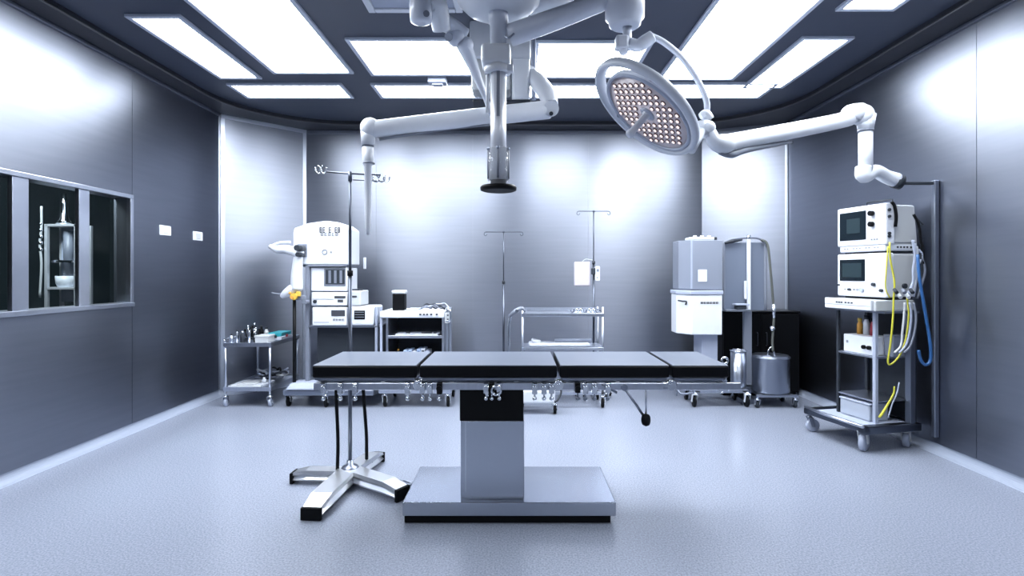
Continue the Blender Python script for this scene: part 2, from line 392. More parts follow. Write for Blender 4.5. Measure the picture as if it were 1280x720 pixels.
# ------------------------------------------------------------------ operating table
def operating_table():
    t = Thing('operating_table', 'long black padded operating table on a steel column and base plate', 'operating table', (-.13, 3.2, 0))
    y0, y1 = 2.93, 3.45; zt = .854
    cuts = [(-1.10, -.535), (-.520, .222), (.236, .828), (.842, 1.15)]
    for x0, x1 in cuts:
        t.part('cushion', MB().b2(x0, x1, y0, y1, zt-.068, zt, .012, 3), 'vinyl')
        t.part('cushion_sheen', MB().b2(x0+.004, x1-.004, y0+.004, y1-.004, zt-.004, zt+.002, .002), 'pad_sheen')  # paler sheet carrying the painted sheen of the black cushion
        t.part('cushion_plate', MB().b2(x0+.012, x1-.012, y0+.012, y1-.012, zt-.082, zt-.068, .002), 'steel_dark')
    for y in (y0-.005, y1-.02):
        for x0, x1 in ((-1.09, -.54), (-.51, .215), (.24, .82), (.85, 1.21)):
            t.part('side_rail', MB().b2(x0, x1, y, y+.014, zt-.130, zt-.092, .003), 'steel')
    # frame under cushions: beams and cross bars
    fr = MB()
    for y in (y0+.035, y1-.06): fr.b2(-1.08, 1.13, y, y+.03, zt-.125, zt-.082, .003)
    for x in (-1.07, -.72, -.56, -.35, .0, .19, .27, .55, .80, .88, 1.11): fr.b2(x-.012, x+.012, y0+.01, y1-.02, zt-.12, zt-.09, .002)
    t.part('frame', fr, 'steel')
    # joints between sections
    for x in (-.527, .229, .835):
        for y in (y0+.0, y1-.03):
            j = MB(); j.cyl((x, y-.012, zt-.105), (x, y+.03, zt-.105), .026, n=20); j.b2(x-.045, x+.045, y-.004, y+.02, zt-.118, zt-.09, .004)
            j.cyl((x, y-.018, zt-.105), (x, y-.012, zt-.105), .012, n=12)
            t.part('joint', j, 'chrome')
    # rail clamps
    for x in (-1.03, -.94, -.86, -.58, -.50, -.46, -.41, -.16, -.13, -.09, .10, .15, .19, .33, .37, .42, .49):
        k = MB(); dz = random.uniform(-.01, .0)
        k.b2(x-.014, x+.014, y0-.03, y0+.012, zt-.140+dz, zt-.088, .004); k.cyl((x, y0-.045, zt-.115), (x, y0-.028, zt-.115), .014, n=14)
        cl = t.part('rail_clamp', k, 'black' if x in (-.41, -.13, .33) else 'chrome')
        g = MB().cyl((x, y0-.02, zt-.165), (x, y0-.02, zt-.135), .005, n=8).ball((x, y0-.02, zt-.172), .012)
        g.build('clamp_knob', 'steel_dark' if x > .3 else 'chrome', cl, t.m)
    # big clamp with ring and knob near middle (under the second cushion)
    p = MB().torus((-.105, y0-.04, zt-.125), (0, 1, 0), .024, .007, 24, 8).cyl((-.155, y0-.03, zt-.16), (-.155, y0-.03, zt-.10), .012, n=12)
    t.part('ring_clamp', p, 'chrome')
    # crank lever on the right with black foot wheel, and the thin rod
    a, b = at(780, 484, 2.93), at(806, 522, 2.93)
    t.part('crank_lever', MB().cyl(a, b, .0075, n=12).cyl(a+V((0, -.012, 0)), a+V((0, .02, 0)), .018, n=16), 'steel_dark')
    t.part('lever_grip', MB().lathe([(.010, -.016), (.030, -.013), (.034, 0), (.030, .013), (.010, .016)], b+V((.006, 0, -.012)), (.75, -.62, .1), 24), 'rubber')
    c0 = at(807.5, 485, 2.93); t.part('support_rod', MB().cyl(c0, at(807.5, 518, 2.93), .005, n=10), 'steel')
    a, b = at(752, 480, 2.93), at(771, 491, 2.93); t.part('short_lever', MB().cyl(a, b, .007, n=10), 'steel_dark')
    # side socket at the far right end with upright
    p = at(838, 476, 2.93); t.part('end_lever', MB().tube([p, p+V((.03, 0, -.012)), p+V((.02, 0, -.035)), p+V((-.04, 0, -.038))], .006, 8), 'steel_dark')
    pr = at(913, 452, 3.1); t.part('end_bracket', MB().cyl((1.19, 3.1, zt-.13), (1.19, 3.1, zt-.02), .010, n=10).torus((1.19, 3.1, zt+.0), (0, 1, 0), .018, .006, 20, 8).b2(1.12, 1.2, 3.09, 3.11, zt-.125, zt-.11), 'chrome')
    # column
    cx0, cx1 = -.303, .045
    t.part('column_bellows', MB().b2(cx0-.004, cx1-.004, 2.965, 3.38, .545, zt-.125, .006), 'black')
    t.part('column', MB().b2(cx0, cx1, 2.97, 3.37, .115, .548, .006), 'steel_base')
    t.part('column_seam', MB().b2(cx0+.026, cx0+.030, 2.9685, 2.9715, .16, .54), 'chrome')
    t.part('head_plate', MB().b2(cx0-.02, cx1+.02, 2.98, 3.36, zt-.135, zt-.115, .004), 'steel_dark')
    # base
    t.part('base_cover', MB().b2(-.612, .539, 2.93, 3.48, .042, .117, .006, 3), 'steel_base')
    t.part('base_skirt', MB().b2(-.605, .512, 2.945, 3.46, .0, .043, .004), 'rubber')
operating_table()

# ------------------------------------------------------------------ infusion stand behind the table, with star base
def chrome_leg(t, p, q, w0, w1, h0, h1, foot='rubber'):
    """pressed metal leg: flat top, dark recessed side channel"""
    p, q = V(p), V(q); d = (q-p).normalized(); s = V((-d.y, d.x, 0)); m = MB()
    def sec(c, w, h): return [c+s*w+V((0, 0, h)), c-s*w+V((0, 0, h)), c-s*(w+.006)+V((0, 0, h*.80)), c-s*(w-.012)+V((0, 0, h*.60)), c-s*(w+.006)+V((0, 0, h*.40)), c-s*(w)+V((0, 0, h*.28)),
                              c+s*w+V((0, 0, h*.28)), c+s*(w+.006)+V((0, 0, h*.40)), c+s*(w-.012)+V((0, 0, h*.60)), c+s*(w+.006)+V((0, 0, h*.80))]
    rings = []
    for k, f in ((0, 0), (.75, .75), (1, 1)):
        c = p.lerp(q, k); w = w0+(w1-w0)*f; h = h0+(h1-h0)*f
        if k == .75: w = w0*.98; h = h0*.95+h1*.05
        rings.append([m.bm.verts.new(v) for v in sec(c, w, h)])
    for a, b in zip(rings, rings[1:]):
        for i in range(10): m.bm.faces.new((a[i], a[(i+1) % 10], b[(i+1) % 10], b[i]))
    m.bm.faces.new(rings[0][::-1]); m.bm.faces.new(rings[-1])
    L = t.part('leg', m, 'leg_metal')
    c = q+d*.008; R = Matrix((d, s, V((0, 0, 1)))).transposed()
    MB().box(c+V((0, 0, h1*.5)), (.022, w1*2+.016, h1*.98), .004, R).build('end_cap', foot, L, t.m)
def infusion_stand():
    hx, hy = -1.07, 3.51
    t = Thing('infusion_stand', 'tall steel infusion pole on a chunky chrome star base behind the table', 'infusion stand', (hx, hy, 0))
    H = .10
    chrome_leg(t, (hx-.01, hy-.03, 0), (-1.12, 2.985, 0), .062, .05, H, .07)
    chrome_leg(t, (hx+.03, hy-.02, 0), (-.685, 3.25, 0), .052, .046, H, .075)
    chrome_leg(t, (hx-.03, hy, 0), (-1.43, 3.53, 0), .045, .04, H-.01, .07)
    chrome_leg(t, (hx+.01, hy+.03, 0), (-.985, 3.90, 0), .05, .034, H, .07)
    t.part('hub', MB().lathe([(.05, .012), (.058, .03), (.058, .095), (.045, .112), (.022, .118), (.020, .15)], (hx, hy, 0), (0, 0, 1), 24), 'steel_dark')
    t.part('pole', MB().cyl((hx, hy, .11), (hx, hy, 1.35), .0125, n=16), 'gunmetal')
    t.part('pole_extension', MB().cyl((hx, hy, 1.35), (hx, hy, 1.985), .009, n=14), 'gunmetal')
    t.part('collar', MB().cyl((hx, hy, 1.335), (hx, hy, 1.37), .018, n=16), 'black')
    z = 1.995
    xb = MB().tube([(hx-.16, hy, z+.012), (hx, hy, z), (hx+.20, hy-.02, z-.012)], .0055, 8, False)
    xb.cyl((hx, hy, z-.05), (hx, hy, z+.012), .013, n=14); xb.tube([(hx+.02, hy, z-.04), (hx+.12, hy-.01, z-.045), (hx+.22, hy-.02, z-.055)], .004, 8, False)
    t.part('crossbar', xb, 'gunmetal')
    for dx, s in ((-.20, -1), (-.17, 1), (.17, -1), (.205, 1), (.235, 1)):
        c = V((hx+dx, hy-.01, z+(.02 if dx < 0 else -.035)))
        t.part('hook', MB().tube([c+V((-.004, 0, .03)), c+V((-.018*s, 0, .0)), c+V((0, 0, -.022)), c+V((.018*s, 0, -.006)), c+V((.022*s, 0, .018))], .0045, 8), 'chrome')
    t.part('foot_wheel', MB().lathe([(.012, -.014), (.032, -.012), (.036, 0), (.032, .012), (.012, .014)], (-1.0, 3.74, .037), (.9, .3, 0), 20), 'chrome')
    t.part('foot_ring', MB().torus((-.672, 3.37, .05), (.3, .2, 1), .035, .010, 24, 8), 'steel_dark')
infusion_stand()
for px, y, zt_, xx, lab in ((419, 3.50, .088, -1.165, 'black cable hanging from the table end, left of the steel pole'), (451.5, 3.47, .10, -1.0, 'black cable hanging from the table end, right of the steel pole')):
    a = V((xx+.002, y-.06, .77)); bb = at(px+2, 583 if px < 430 else 566, y+(.0 if px < 430 else .28)) if False else None
    top = V((-1.155 if px < 430 else -.985, 3.49, .73)); bot = V((top.x+.006, 3.50, .088)) if px < 430 else V((-1.005, 3.66, .104))
    m = MB().tube([top+V((0.02, -.06, .03)), top+V((0, 0, .01)), top.lerp(bot, .3)+V((.0, 0, 0)), top.lerp(bot, .7)+V((.006, 0, 0)), bot], .011, 10)
    solo('cable', lab, 'cable', m, 'rubber', bot, 'black cables by the steel pole')

# ------------------------------------------------------------------ ceiling assembly
def ceiling_column():
    t = Thing('ceiling_column', 'wide white boxed service column hanging from the ceiling', 'service column', (-.1, 3.95, ZC))
    x0, x1 = -.33, .105
    t.part('housing', MB().b2(x0, x1, 3.86, 4.10, 2.88, ZC, .015), 'white')
    t.part('lower_housing', MB().b2(-.03, x1-.005, 3.87, 4.07, 2.59, 2.89, .02), 'white')
    t.part('side_panel', MB().b2(x0+.01, -.04, 3.88, 4.07, 2.66, 2.89, .02), 'cream')
    t.part('side_pipe', MB().cyl((.13, 3.98, 2.62), (.13, 3.98, ZC), .016, n=14), 'lgrey')
    t.part('bottom_plate', MB().b2(x0+.02, x1, 3.88, 4.06, 2.575, 2.592, .004), 'dgrey')
ceiling_column()
def hatch():
    t = Thing('ceiling_mount_plate', 'pale framed square mounting plate on the ceiling', 'ceiling plate', (-.68, 3.35, ZC))
    x0, x1, y0, y1 = -1.0, -.36, 2.75, 3.70; w = .05
    f = MB()
    f.b2(x0, x0+w, y0, y1, ZC-.03, ZC, .006); f.b2(x1-w, x1, y0, y1, ZC-.03, ZC, .006); f.b2(x0+w, x1-w, y0, y0+w, ZC-.03, ZC, .006); f.b2(x0+w, x1-w, y1-w, y1, ZC-.03, ZC, .006)
    t.part('frame', f, 'white'); t.part('plate', MB().b2(x0+w, x1-w, y0+w, y1-w, ZC-.018, ZC, .002), 'lgrey')
hatch()
# central pendant: dome, neck, collar, chrome tube with clear sleeve, black disc
def pendant():
    px, py = (623-CX)/F*3.1, 3.1
    t = Thing('ceiling_pendant', 'chrome tube pendant with a black disc end under the ceiling dome', 'pendant', (px, py, ZC))
    def z(y): return EYE+(CY-y)/F*3.1
    t.part('dome', MB().lathe([(.03, z(17)), (.10, z(18)), (.19, z(12)), (.235, z(2)), (.24, z(-8)), (.20, z(-20)), (.15, z(-40)), (.15, ZC)], (px, py, 0), (0, 0, 1), 48), 'white')
    t.part('neck', MB().lathe([(.045, z(62)), (.048, z(30)), (.056, z(29)), (.056, z(16)), (.05, z(14))], (px, py, 0), (0, 0, 1), 32), 'arm_grey')
    co = MB().box((px-.012, py, (z(60)+z(84))/2), (.165, .165, z(60)-z(84)), .02, None, 3); co.cyl((px-.005, py, z(92)), (px-.005, py, z(83)), .075, n=32)
    co.b2(px+.05, px+.085, py-.05, py-.01, z(93), z(84), .005)
    t.part('collar', co, 'white')
    t.part('tube', MB().cyl((px, py, z(232)), (px, py, z(88)), .045, n=40), 'satin')
    t.part('tube_seam', MB().b2(px-.009, px+.009, py-.0475, py-.040, z(148), z(92), .002), 'mgrey')
    t.part('side_tube', MB().cyl((px-.062, py+.01, z(140)), (px-.062, py+.01, z(90)), .010, n=14), 'white')
    sl = MB(); 
    for dx, dy in ((-.055, -.01), (-.045, .03), (.055, -.01), (.045, .03), (0, -.055)): sl.cyl((px+dx, py+dy, z(224)), (px+dx, py+dy, z(187)), .008, n=10)
    t.part('guide_rods', sl, 'mgrey')
    t.part('clear_sleeve', MB().lathe([(.060, z(226)), (.060, z(186)), (.056, z(186)), (.056, z(226))], (px, py, 0), (0, 0, 1), 32, close=True), 'clear')
    for dx, dy in ((-.056, -.02), (.056, -.02), (0, -.06)):
        t.part('screw', MB().ball((px+dx, py+dy, z(187)), .010), 'steel_dark')
    t.part('end_disc', MB().lathe([(.03, z(231.5)), (.098, z(232.5)), (.104, z(234.5)), (.102, z(238)), (.090, z(239))], (px, py, 0), (0, 0, 1), 48), 'black')
    t.part('lock_lever', MB().tube([(px+.04, py-.05, z(50)), (px+.06, py-.07, z(54)), (px+.09, py-.075, z(49))], .006, 8), 'steel_dark')
    return px, py
PX, PY = pendant()
# grey boom arm to the surgical lamp, yoke, head
def surgical_lamp():
    t = Thing('surgical_lamp', 'round surgical lamp head with LED face on a grey ceiling boom', 'surgical lamp', (at(780, 20, 2.95).x, 2.95, ZC))
    # boom
    a = V((PX+.07, 3.12, at(0, 42, 3.1).z)); b = at(762, -2, 2.95)
    t.part('boom_arm', MB().tube([a, a.lerp(b, .5)+V((0, 0, -.004)), b], [.062, .058, .05], 24), 'arm_grey')
    h0, h1 = at(781, 34, 2.95), at(781, -26, 2.95)
    t.part('swivel_housing', MB().lathe([(.07, 0), (.085, .012), (.09, .04), (.105, .05), (.105, h1.z-h0.z+.02), (.08, h1.z-h0.z+.03), (.03, ZC-h0.z)], h0, (0, 0, 1), 40), 'arm_grey')
    s0 = at(784, 62, 2.95)
    t.part('stem', MB().cyl(s0, at(784, 32, 2.95), .024, n=20), 'arm_grey')
    j = at(777, 54, 2.95)
    t.part('pivot_block', MB().box(j, (.07, .07, .075), .014).ball(j+V((.01, 0, -.04)), .026), 'arm_grey')
    k = MB().tube([at(786, 54, 2.95), at(797, 57, 2.95), at(806, 52, 2.95), at(815, 46, 2.95)], [.03, .034, .036, .034], 16)
    t.part('knuckle', k, 'arm_grey')
    yk = MB().tube([at(812, 44, 2.95), at(830, 53, 2.96), at(850, 70, 2.97), at(867, 92, 2.98), at(879, 115, 2.99), at(884, 132, 3.0), at(881, 150, 3.0)], .0165, 14)
    t.part('yoke', yk, 'arm_grey')
    pv = at(879, 160, 3.0)
    # head frame
    ctr = at(806, 137, 2.9); v = (ctr-V((0, 0, EYE))).normalized()
    m_ = V((.75, 0, -.66)); m_ = (m_-v*m_.dot(v)).normalized(); q = v.cross(m_); q = q if q.z < 0 else -q
    ca = .44; nrm = (-v*ca+q*math.sqrt(1-ca*ca)).normalized(); kx = nrm.cross(m_).normalized()
    R = .318; hc = ctr+m_*.026-nrm*.0; rh = .272
    t.part('side_pivot', MB().cyl(pv+V((.0, 0, .035)), pv-V((0, 0, .05)), .036, n=20).cyl(pv, ctr+m_*(R+.012), .024, n=16), 'white')
    t.part('outer_ring', MB().lathe([(R-.030, -.030), (R-.008, -.034), (R+.012, -.022), (R+.016, .006), (R+.004, .020), (R-.014, .018), (R-.020, -.004)], ctr, nrm, 64, close=True), 'arm_grey')
    t.part('head_shell', MB().lathe([(.05, -.075), (.15, -.07), (rh-.03, -.05), (rh, -.02), (rh+.004, .006), (rh-.008, .012), (rh-.016, .004), (.04, .004)], hc, nrm, 64), 'white')
    t.part('lens_face', MB().lathe([(.002, .004), (rh-.022, .004), (rh-.020, .008), (.002, .008)], hc, nrm, 64), 'lamp_face')
    t.part('head_rim', MB().torus(hc+nrm*.008, nrm, rh-.008, .0105, 64, 8), 'lgrey')
    # connecting webs ring -> shell
    w = MB()
    for ang in (0.0, 1.9, -1.9): 
        d = m_*math.cos(ang)+kx*math.sin(ang); w.cyl(hc+d*(rh-.01)-nrm*.012, ctr+d*(R-.01)-nrm*.006, .012, n=10)
    t.part('ring_strut', w, 'steel_dark')
    # LEDs: hexagonal grid
    pts = []
    st = .046
    for i in range(-7, 8):
        for k2 in range(-7, 8):
            x = (i+.5*(k2 % 2))*st; y = k2*st*.866
            rr = math.hypot(x, y)
            if .05 < rr < rh-.036: pts.append((x, y))
    first = None
    for x, y in pts:
        c = hc+m_*x+kx*y+nrm*.008
        if first is None:
            md = MB().lathe([(.0155, 0), (.0165, .003), (.013, .004)], (0, 0, 0), nrm, 14); rf = md.build('led_reflector', 'led_dark', t.o)
            ml = MB().lathe([(.009, .004), (.0085, .008), (.004, .010)], (0, 0, 0), nrm, 12); ln = ml.build('led_lens', 'led', rf)
            first = (rf, ln); rf.location = t.m.inverted() @ c
        else:
            a2 = first[0].copy(); b2 = first[1].copy(); C.objects.link(a2); C.objects.link(b2); b2.parent = a2; a2.location = t.m.inverted() @ c
    hb = hc+nrm*.006
    t.part('handle', MB().lathe([(.03, 0), (.026, .012), (.0185, .02), (.0185, .13), (.024, .14), (.024, .155), (.015, .165)], hb, nrm, 24), 'arm_grey')
    t.part('handle_boss', MB().lathe([(.045, 0), (.045, .006), (.03, .012)], hb, nrm, 28), 'lgrey')
surgical_lamp()

def lamp_support_boom():
    wx = XR-.008
    e1 = at(1082, 148, 4.0); e2 = at(1082, 216, 4.0)
    t = Thing('lamp_support_boom', 'white jointed arm reaching from the right wall bracket to the surgical lamp', 'equipment arm', (wx, 4.1, 2.0))
    a = at(902, 178, 3.02); b = at(1050, 151, 3.9)
    t.part('forearm', MB().tube([at(888, 165, 3.0), at(893, 176, 3.0), at(904, 180, 3.03), at(930, 175, 3.2), b, at(1064, 143, 3.97), at(1077, 140, 4.0)], [.03, .04, .054, .050, .055, .072, .066], 24), 'white')
    t.part('forearm_cover', MB().tube([at(900, 191, 3.02), at(915, 193, 3.1), at(935, 187, 3.2), at(990, 177, 3.55)], [.012, .022, .018, .012], 12), 'mgrey')
    t.part('end_joint', MB().ball(at(884, 160, 3.0), .045, (1, 1, .9)).tube([at(876, 146, 3.0), at(882, 143, 3.0), at(888, 150, 3.0)], [.02, .028, .024], 12), 'white')
    t.part('elbow', MB().ball(at(1078, 144, 4.0), .078).cyl(at(1082, 144, 4.0), at(1082, 163, 4.0), .07, .05, n=24), 'white')
    t.part('elbow_ring', MB().cyl(at(1082, 162, 4.0), at(1082, 165, 4.0), .053, n=24), 'mgrey')
    t.part('upright', MB().cyl(at(1082, 164, 4.0), e2, .047, n=24), 'white')
    t.part('lower_elbow', MB().tube([e2+V((-.015, 0, .045)), e2+V((-.01, 0, -.02)), at(1094, 214, 4.03), at(1108, 221, 4.08), at(1120, 225, 4.1)], [.054, .056, .048, .05, .054], 20), 'white')
    c = at(1118, 227, 4.1)
    t.part('bracket_joint', MB().cyl(at(1118, 226, 4.1), at(1126, 228, 4.1), .055, n=20), 'dgrey')
    zb = at(1160, 229, 4.1).z
    t.part('bracket_bar', MB().b2(c.x, wx-.03, 4.085, 4.115, zb-.012, zb+.008, .003), 'dgrey')
    t.part('wall_post', MB().b2(wx-.035, wx, 4.075, 4.11, .12, zb+.02, .006), 'steel_dark')
lamp_support_boom()

# second boom: left-hanging white arm
def white_boom():
    t = Thing('pendant_arm', 'long white ceiling arm ending in a thin downward white tube at left', 'equipment arm', (.17, 3.9, 2.75))
    Y0 = 3.6
    r = at(690, 138, 3.75); l0 = at(478, 163, 3.5)
    t.part('shoulder', MB().tube([at(664, 92, 3.95), at(672, 102, 3.9), at(684, 118, 3.8), at(688, 132, 3.75)], [.042, .062, .062, .055], 20), 'white')
    t.part('shoulder_joint', MB().cyl(at(689, 136, 3.68), at(689, 136, 3.84), .052, n=24), 'white')
    t.part('joint_screw', MB().cyl(at(689, 142, 3.662), at(689, 142, 3.69), .014, n=14), 'dgrey')
    t.part('arm', MB().tube([at(686, 137, 3.75), at(640, 142, 3.68), at(560, 151, 3.58), at(480, 160, 3.38), at(462, 162, 3.36)], [.062, .062, .058, .052, .05], 24), 'white')
    t.part('cable_cover', MB().tube([at(474, 174, 3.37), at(500, 170, 3.42), at(560, 160.5, 3.58), at(612, 156, 3.63)], [.010, .008, .012, .008], 8), 'mgrey')
    e = at(460, 164, 3.36)
    t.part('elbow', MB().ball(at(463, 160, 3.36), .062).cyl(at(460, 160, 3.36), at(460, 182, 3.36), .045, .04, n=24), 'white')
    t.part('elbow_ring', MB().cyl(at(460, 181, 3.36), at(460, 184, 3.36), .036, n=20), 'mgrey')
    t.part('drop_tube', MB().lathe([(.035, 0), (.033, -.11), (.022, -.12), (.0215, -.36), (.016, -.50), (.008, -.545)], at(460, 183, 3.36), (0, 0, 1), 20), 'white')
    t.part('tube_tag', MB().cyl(at(461, 203, 3.36), at(461, 205, 3.36), .037, n=18), 'mgrey')
    # link up to the ceiling column
    t.part('column_link', MB().cyl(at(664, 92, 3.95), V((.08, 3.97, at(0, 88, 3.95).z)), .05, n=20), 'white')
white_boom()
def spring_boom():
    t = Thing('folded_ceiling_arm', 'pale folded spring arm hanging from the ceiling left of the dome', 'equipment arm', (at(526, 0, 3.2).x, 3.2, ZC))
    c = at(526, 0, 3.2)
    t.part('swivel', MB().lathe([(.03, at(0, 30, 3.2).z), (.062, at(0, 27, 3.2).z), (.068, at(0, 8, 3.2).z), (.06, at(0, -10, 3.2).z), (.05, ZC-.018)], (c.x, 3.2, 0), (0, 0, 1), 28), 'arm_grey')
    t.part('swivel_bore', MB().cyl(at(533, 17, 3.125), at(533, 17, 3.16), .018, n=16), 'mgrey')
    t.part('upper_arm', MB().tube([at(532, 2, 3.22), at(545, 4, 3.24), at(549, 20, 3.3), at(552, 38, 3.35)], [.05, .06, .062, .055], 20), 'white')
    t.part('middle_link', MB().tube([at(550, 26, 3.34), at(566, 34, 3.4), at(580, 45, 3.45)], [.055, .05, .052], 20), 'arm_grey')
    t.part('elbow', MB().ball(at(570, 47, 3.42), .058).ball(at(582, 56, 3.44), .05), 'arm_grey')
    t.part('joint_cap', MB().cyl(at(561, 46, 3.35), at(561, 46, 3.42), .026, n=20), 'chrome')
    t.part('spring_arm', MB().tube([at(578, 52, 3.43), at(588, 75, 3.47), at(598, 100, 3.5), at(608, 125, 3.54), at(614, 145, 3.57)], [.052, .040, .026, .018, .016], 18), 'arm_grey')
spring_boom()
# dome's second stub arm towards right (short pale cover by the boom)
def dome_cover():
    t = Thing('ceiling_arm_hub', 'smooth pale second hub beside the ceiling dome', 'equipment arm', (.10, 3.0, ZC))
    t.part('hub', MB().lathe([(.04, at(0, 9, 3.2).z), (.11, at(0, 8, 3.2).z), (.15, at(0, -4, 3.2).z), (.13, ZC-.10), (.09, ZC)], (.22, 3.35, 0), (0, 0, 1), 40), 'white')
dome_cover()

# ------------------------------------------------------------------ left instrument trolley
def small_mesh_item(kind, c, mat_='chrome'):
    m = MB(); c = V(c)
    return m
def instrument_trolley():
    x0, x1, y0, y1 = -2.96, -2.48, 5.50, 6.22; zt = .64; zb = .19
    t = Thing('instrument_trolley', 'two-tier steel instrument trolley in the left back corner', 'trolley', ((x0+x1)/2, (y0+y1)/2, 0))
    def shelf(z, nm):
        m = MB().b2(x0, x1, y0, y1, z-.02, z, .004)
        m.b2(x0, x1, y0-.004, y0+.006, z-.03, z+.012, .002).b2(x0, x1, y1-.006, y1+.004, z-.03, z+.012, .002)
        m.b2(x0-.004, x0+.006, y0, y1, z-.03, z+.012, .002).b2(x1-.006, x1+.004, y0, y1, z-.03, z+.012, .002)
        t.part(nm, m, 'steel')
    shelf(zt, 'top_shelf'); shelf(zb, 'lower_shelf')
    for x in (x0+.015, x1-.015):
        for y in (y0+.015, y1-.015):
            t.part('leg', MB().cyl((x, y, .12), (x, y, zt+.01), .011, n=12), 'steel')
            caster(t, x, y, .045, .13, 'chrome', 'lgrey')
    t.part('push_rail', MB().tube([(x0+.0, y0+.05, zt+.0), (x0-.02, y0+.05, zt+.04), (x0-.02, y1-.05, zt+.04), (x0, y1-.05, zt)], .007, 8, False), 'chrome')
    g = 'things on the top of the left trolley'
    z = zt
    solo('instrument_box', 'white instrument box on the left trolley top, nearest its front right corner', 'box', MB().b2(-2.66, -2.53, 5.54, 5.70, z, z+.075, .006).b2(-2.665, -2.525, 5.535, 5.705, z+.06, z+.078, .004), 'cream', (-2.595, 5.62, z), g)
    tb = Thing('equipment_case', 'teal and white case at the back right of the left trolley top', 'case', (-2.57, 5.95, z))
    tb.part('case_body', MB().b2(-2.66, -2.51, 5.82, 6.10, z, z+.035, .005), 'cloth'); tb.part('case_lid', MB().b2(-2.655, -2.515, 5.825, 6.09, z+.034, z+.075, .006), 'teal')
    tb.part('latch', MB().b2(-2.60, -2.56, 5.815, 5.826, z+.02, z+.05, .002), 'dgrey')
    tb.part('latch', MB().b2(-2.508, -2.5005, 5.93, 5.97, z+.02, z+.05, .002), 'red')
    tray = Thing('instrument_tray', 'shallow steel tray of instruments on the left trolley top', 'tray', (-2.80, 5.8, z))
    tray.part('tray_body', MB().b2(-2.94, -2.70, 5.60, 6.0, z, z+.006, .002).b2(-2.94, -2.70, 5.60, 5.606, z, z+.03).b2(-2.94, -2.70, 5.994, 6.0, z, z+.03).b2(-2.94, -2.934, 5.6, 6.0, z, z+.03).b2(-2.706, -2.70, 5.6, 6.0, z, z+.03), 'steel')
    names = [('steel bottle', 'bottle'), ('steel cup', 'cup')]
    k = 0
    for (x, y, h, r, mt) in ((-2.90, 5.54, .07, .018, 'steel'), (-2.85, 5.56, .10, .013, 'chrome'), (-2.79, 5.55, .09, .02, 'dgrey'), (-2.73, 5.57, .11, .014, 'chrome'), (-2.69, 5.75, .12, .02, 'black'),
                             (-2.68, 5.84, .10, .022, 'cream'), (-2.90, 6.04, .12, .02, 'dgrey')):
        lab = ['short steel jar at the front left corner of the left trolley', 'thin chrome bottle second along the left trolley front edge', 'dark stubby jar third along the left trolley front edge',
               'tall thin chrome bottle beside the white box on the left trolley', 'black bottle behind the white box on the left trolley', 'cream bottle between black bottle and teal case on the left trolley', 'dark bottle at the back of the left trolley top'][k]
        h *= 1.35; r *= 1.15
        b = Thing('bottle', lab, 'bottle', (x, y, z), 0, 'small bottles on the left trolley')
        b.part('bottle_body', MB().lathe([(r, z), (r, z+h*.65), (r*.5, z+h*.8), (r*.45, z+h*.88)], (x, y, 0), (0, 0, 1), 16), mt)
        b.part('stopper', MB().cyl((x, y, z+h*.87), (x, y, z+h), r*.55, n=12), 'dgrey' if mt != 'dgrey' else 'chrome'); k += 1
    labs = ['scissor-like chrome forceps at the left of the instrument tray', 'chrome forceps in the middle of the instrument tray', 'chrome forceps at the right of the instrument tray']
    for i in range(3):
        x = -2.89+i*.065; y = 5.8; zz = z+.012
        m = MB().tube([(x-.012, y-.10, zz), (x, y, zz+.003), (x+.006, y+.13, zz)], .004, 6).tube([(x+.016, y-.10, zz+.004), (x+.002, y, zz+.005), (x-.004, y+.13, zz)], .004, 6)
        m.torus((x-.014, y-.12, zz+.004), (0, 0, 1), .014, .003, 16, 6).torus((x+.02, y-.12, zz+.006), (0, 0, 1), .014, .003, 16, 6)
        solo('forceps', labs[i], 'forceps', m, 'chrome', (x, y, z), 'forceps in the steel tray')
    ir = Thing('instrument_rack', 'small block holding upright chrome and dark instruments beside the white box on the left trolley', 'instrument rack', (-2.74, 5.66, z))
    ir.part('rack_block', MB().b2(-2.80, -2.68, 5.61, 5.72, z+.006, z+.05, .004), 'dgrey')
    for i in range(7): ir.part('instrument', MB().cyl((-2.785+i*.016, 5.63+.02*(i % 4), z+.045), (-2.80+i*.02, 5.62+.025*(i % 4), z+.12+.02*(i*5 % 3)), .006, n=8).ball((-2.80+i*.02, 5.62+.025*(i % 4), z+.125+.02*(i*5 % 3)), .011), 'chrome' if i % 2 else 'black')
    # lower shelf
    z = zb
    s = Thing('instrument_set', 'long steel tray with folded white cloth on the left trolley lower shelf', 'tray', (-2.8, 5.7, z))
    s.part('tray_body', MB().b2(-2.93, -2.60, 5.53, 5.86, z, z+.018, .004), 'cloth')
    s.part('cloth', MB().b2(-2.86, -2.68, 5.56, 5.78, z+.017, z+.03, .006), 'cream')
    j = Thing('metal_jar', 'small pale jar standing on the left trolley lower shelf', 'jar', (-2.62, 5.62, z))
    j.part('jar_body', MB().lathe([(.02, z+.018), (.022, z+.05), (.012, z+.062)], (-2.64, 5.7, 0), (0, 0, 1), 16), 'white'); j.part('lid', MB().cyl((-2.64, 5.7, z+.06), (-2.64, 5.7, z+.075), .015, n=14), 'chrome')
    b = Thing('cable_bundle', 'tangled dark and pale cables at the back of the left trolley lower shelf', 'cable', (-2.68, 5.98, z))
    for i in range(5):
        pts = [V((-2.9+.38*random.random(), 5.88+.28*random.random(), z+.02+.09*random.random())) for _ in range(7)]
        b.part('cable', MB().tube(pts, .012, 7), ['dgrey', 'cream', 'black', 'mgrey', 'steel'][i])
instrument_trolley()

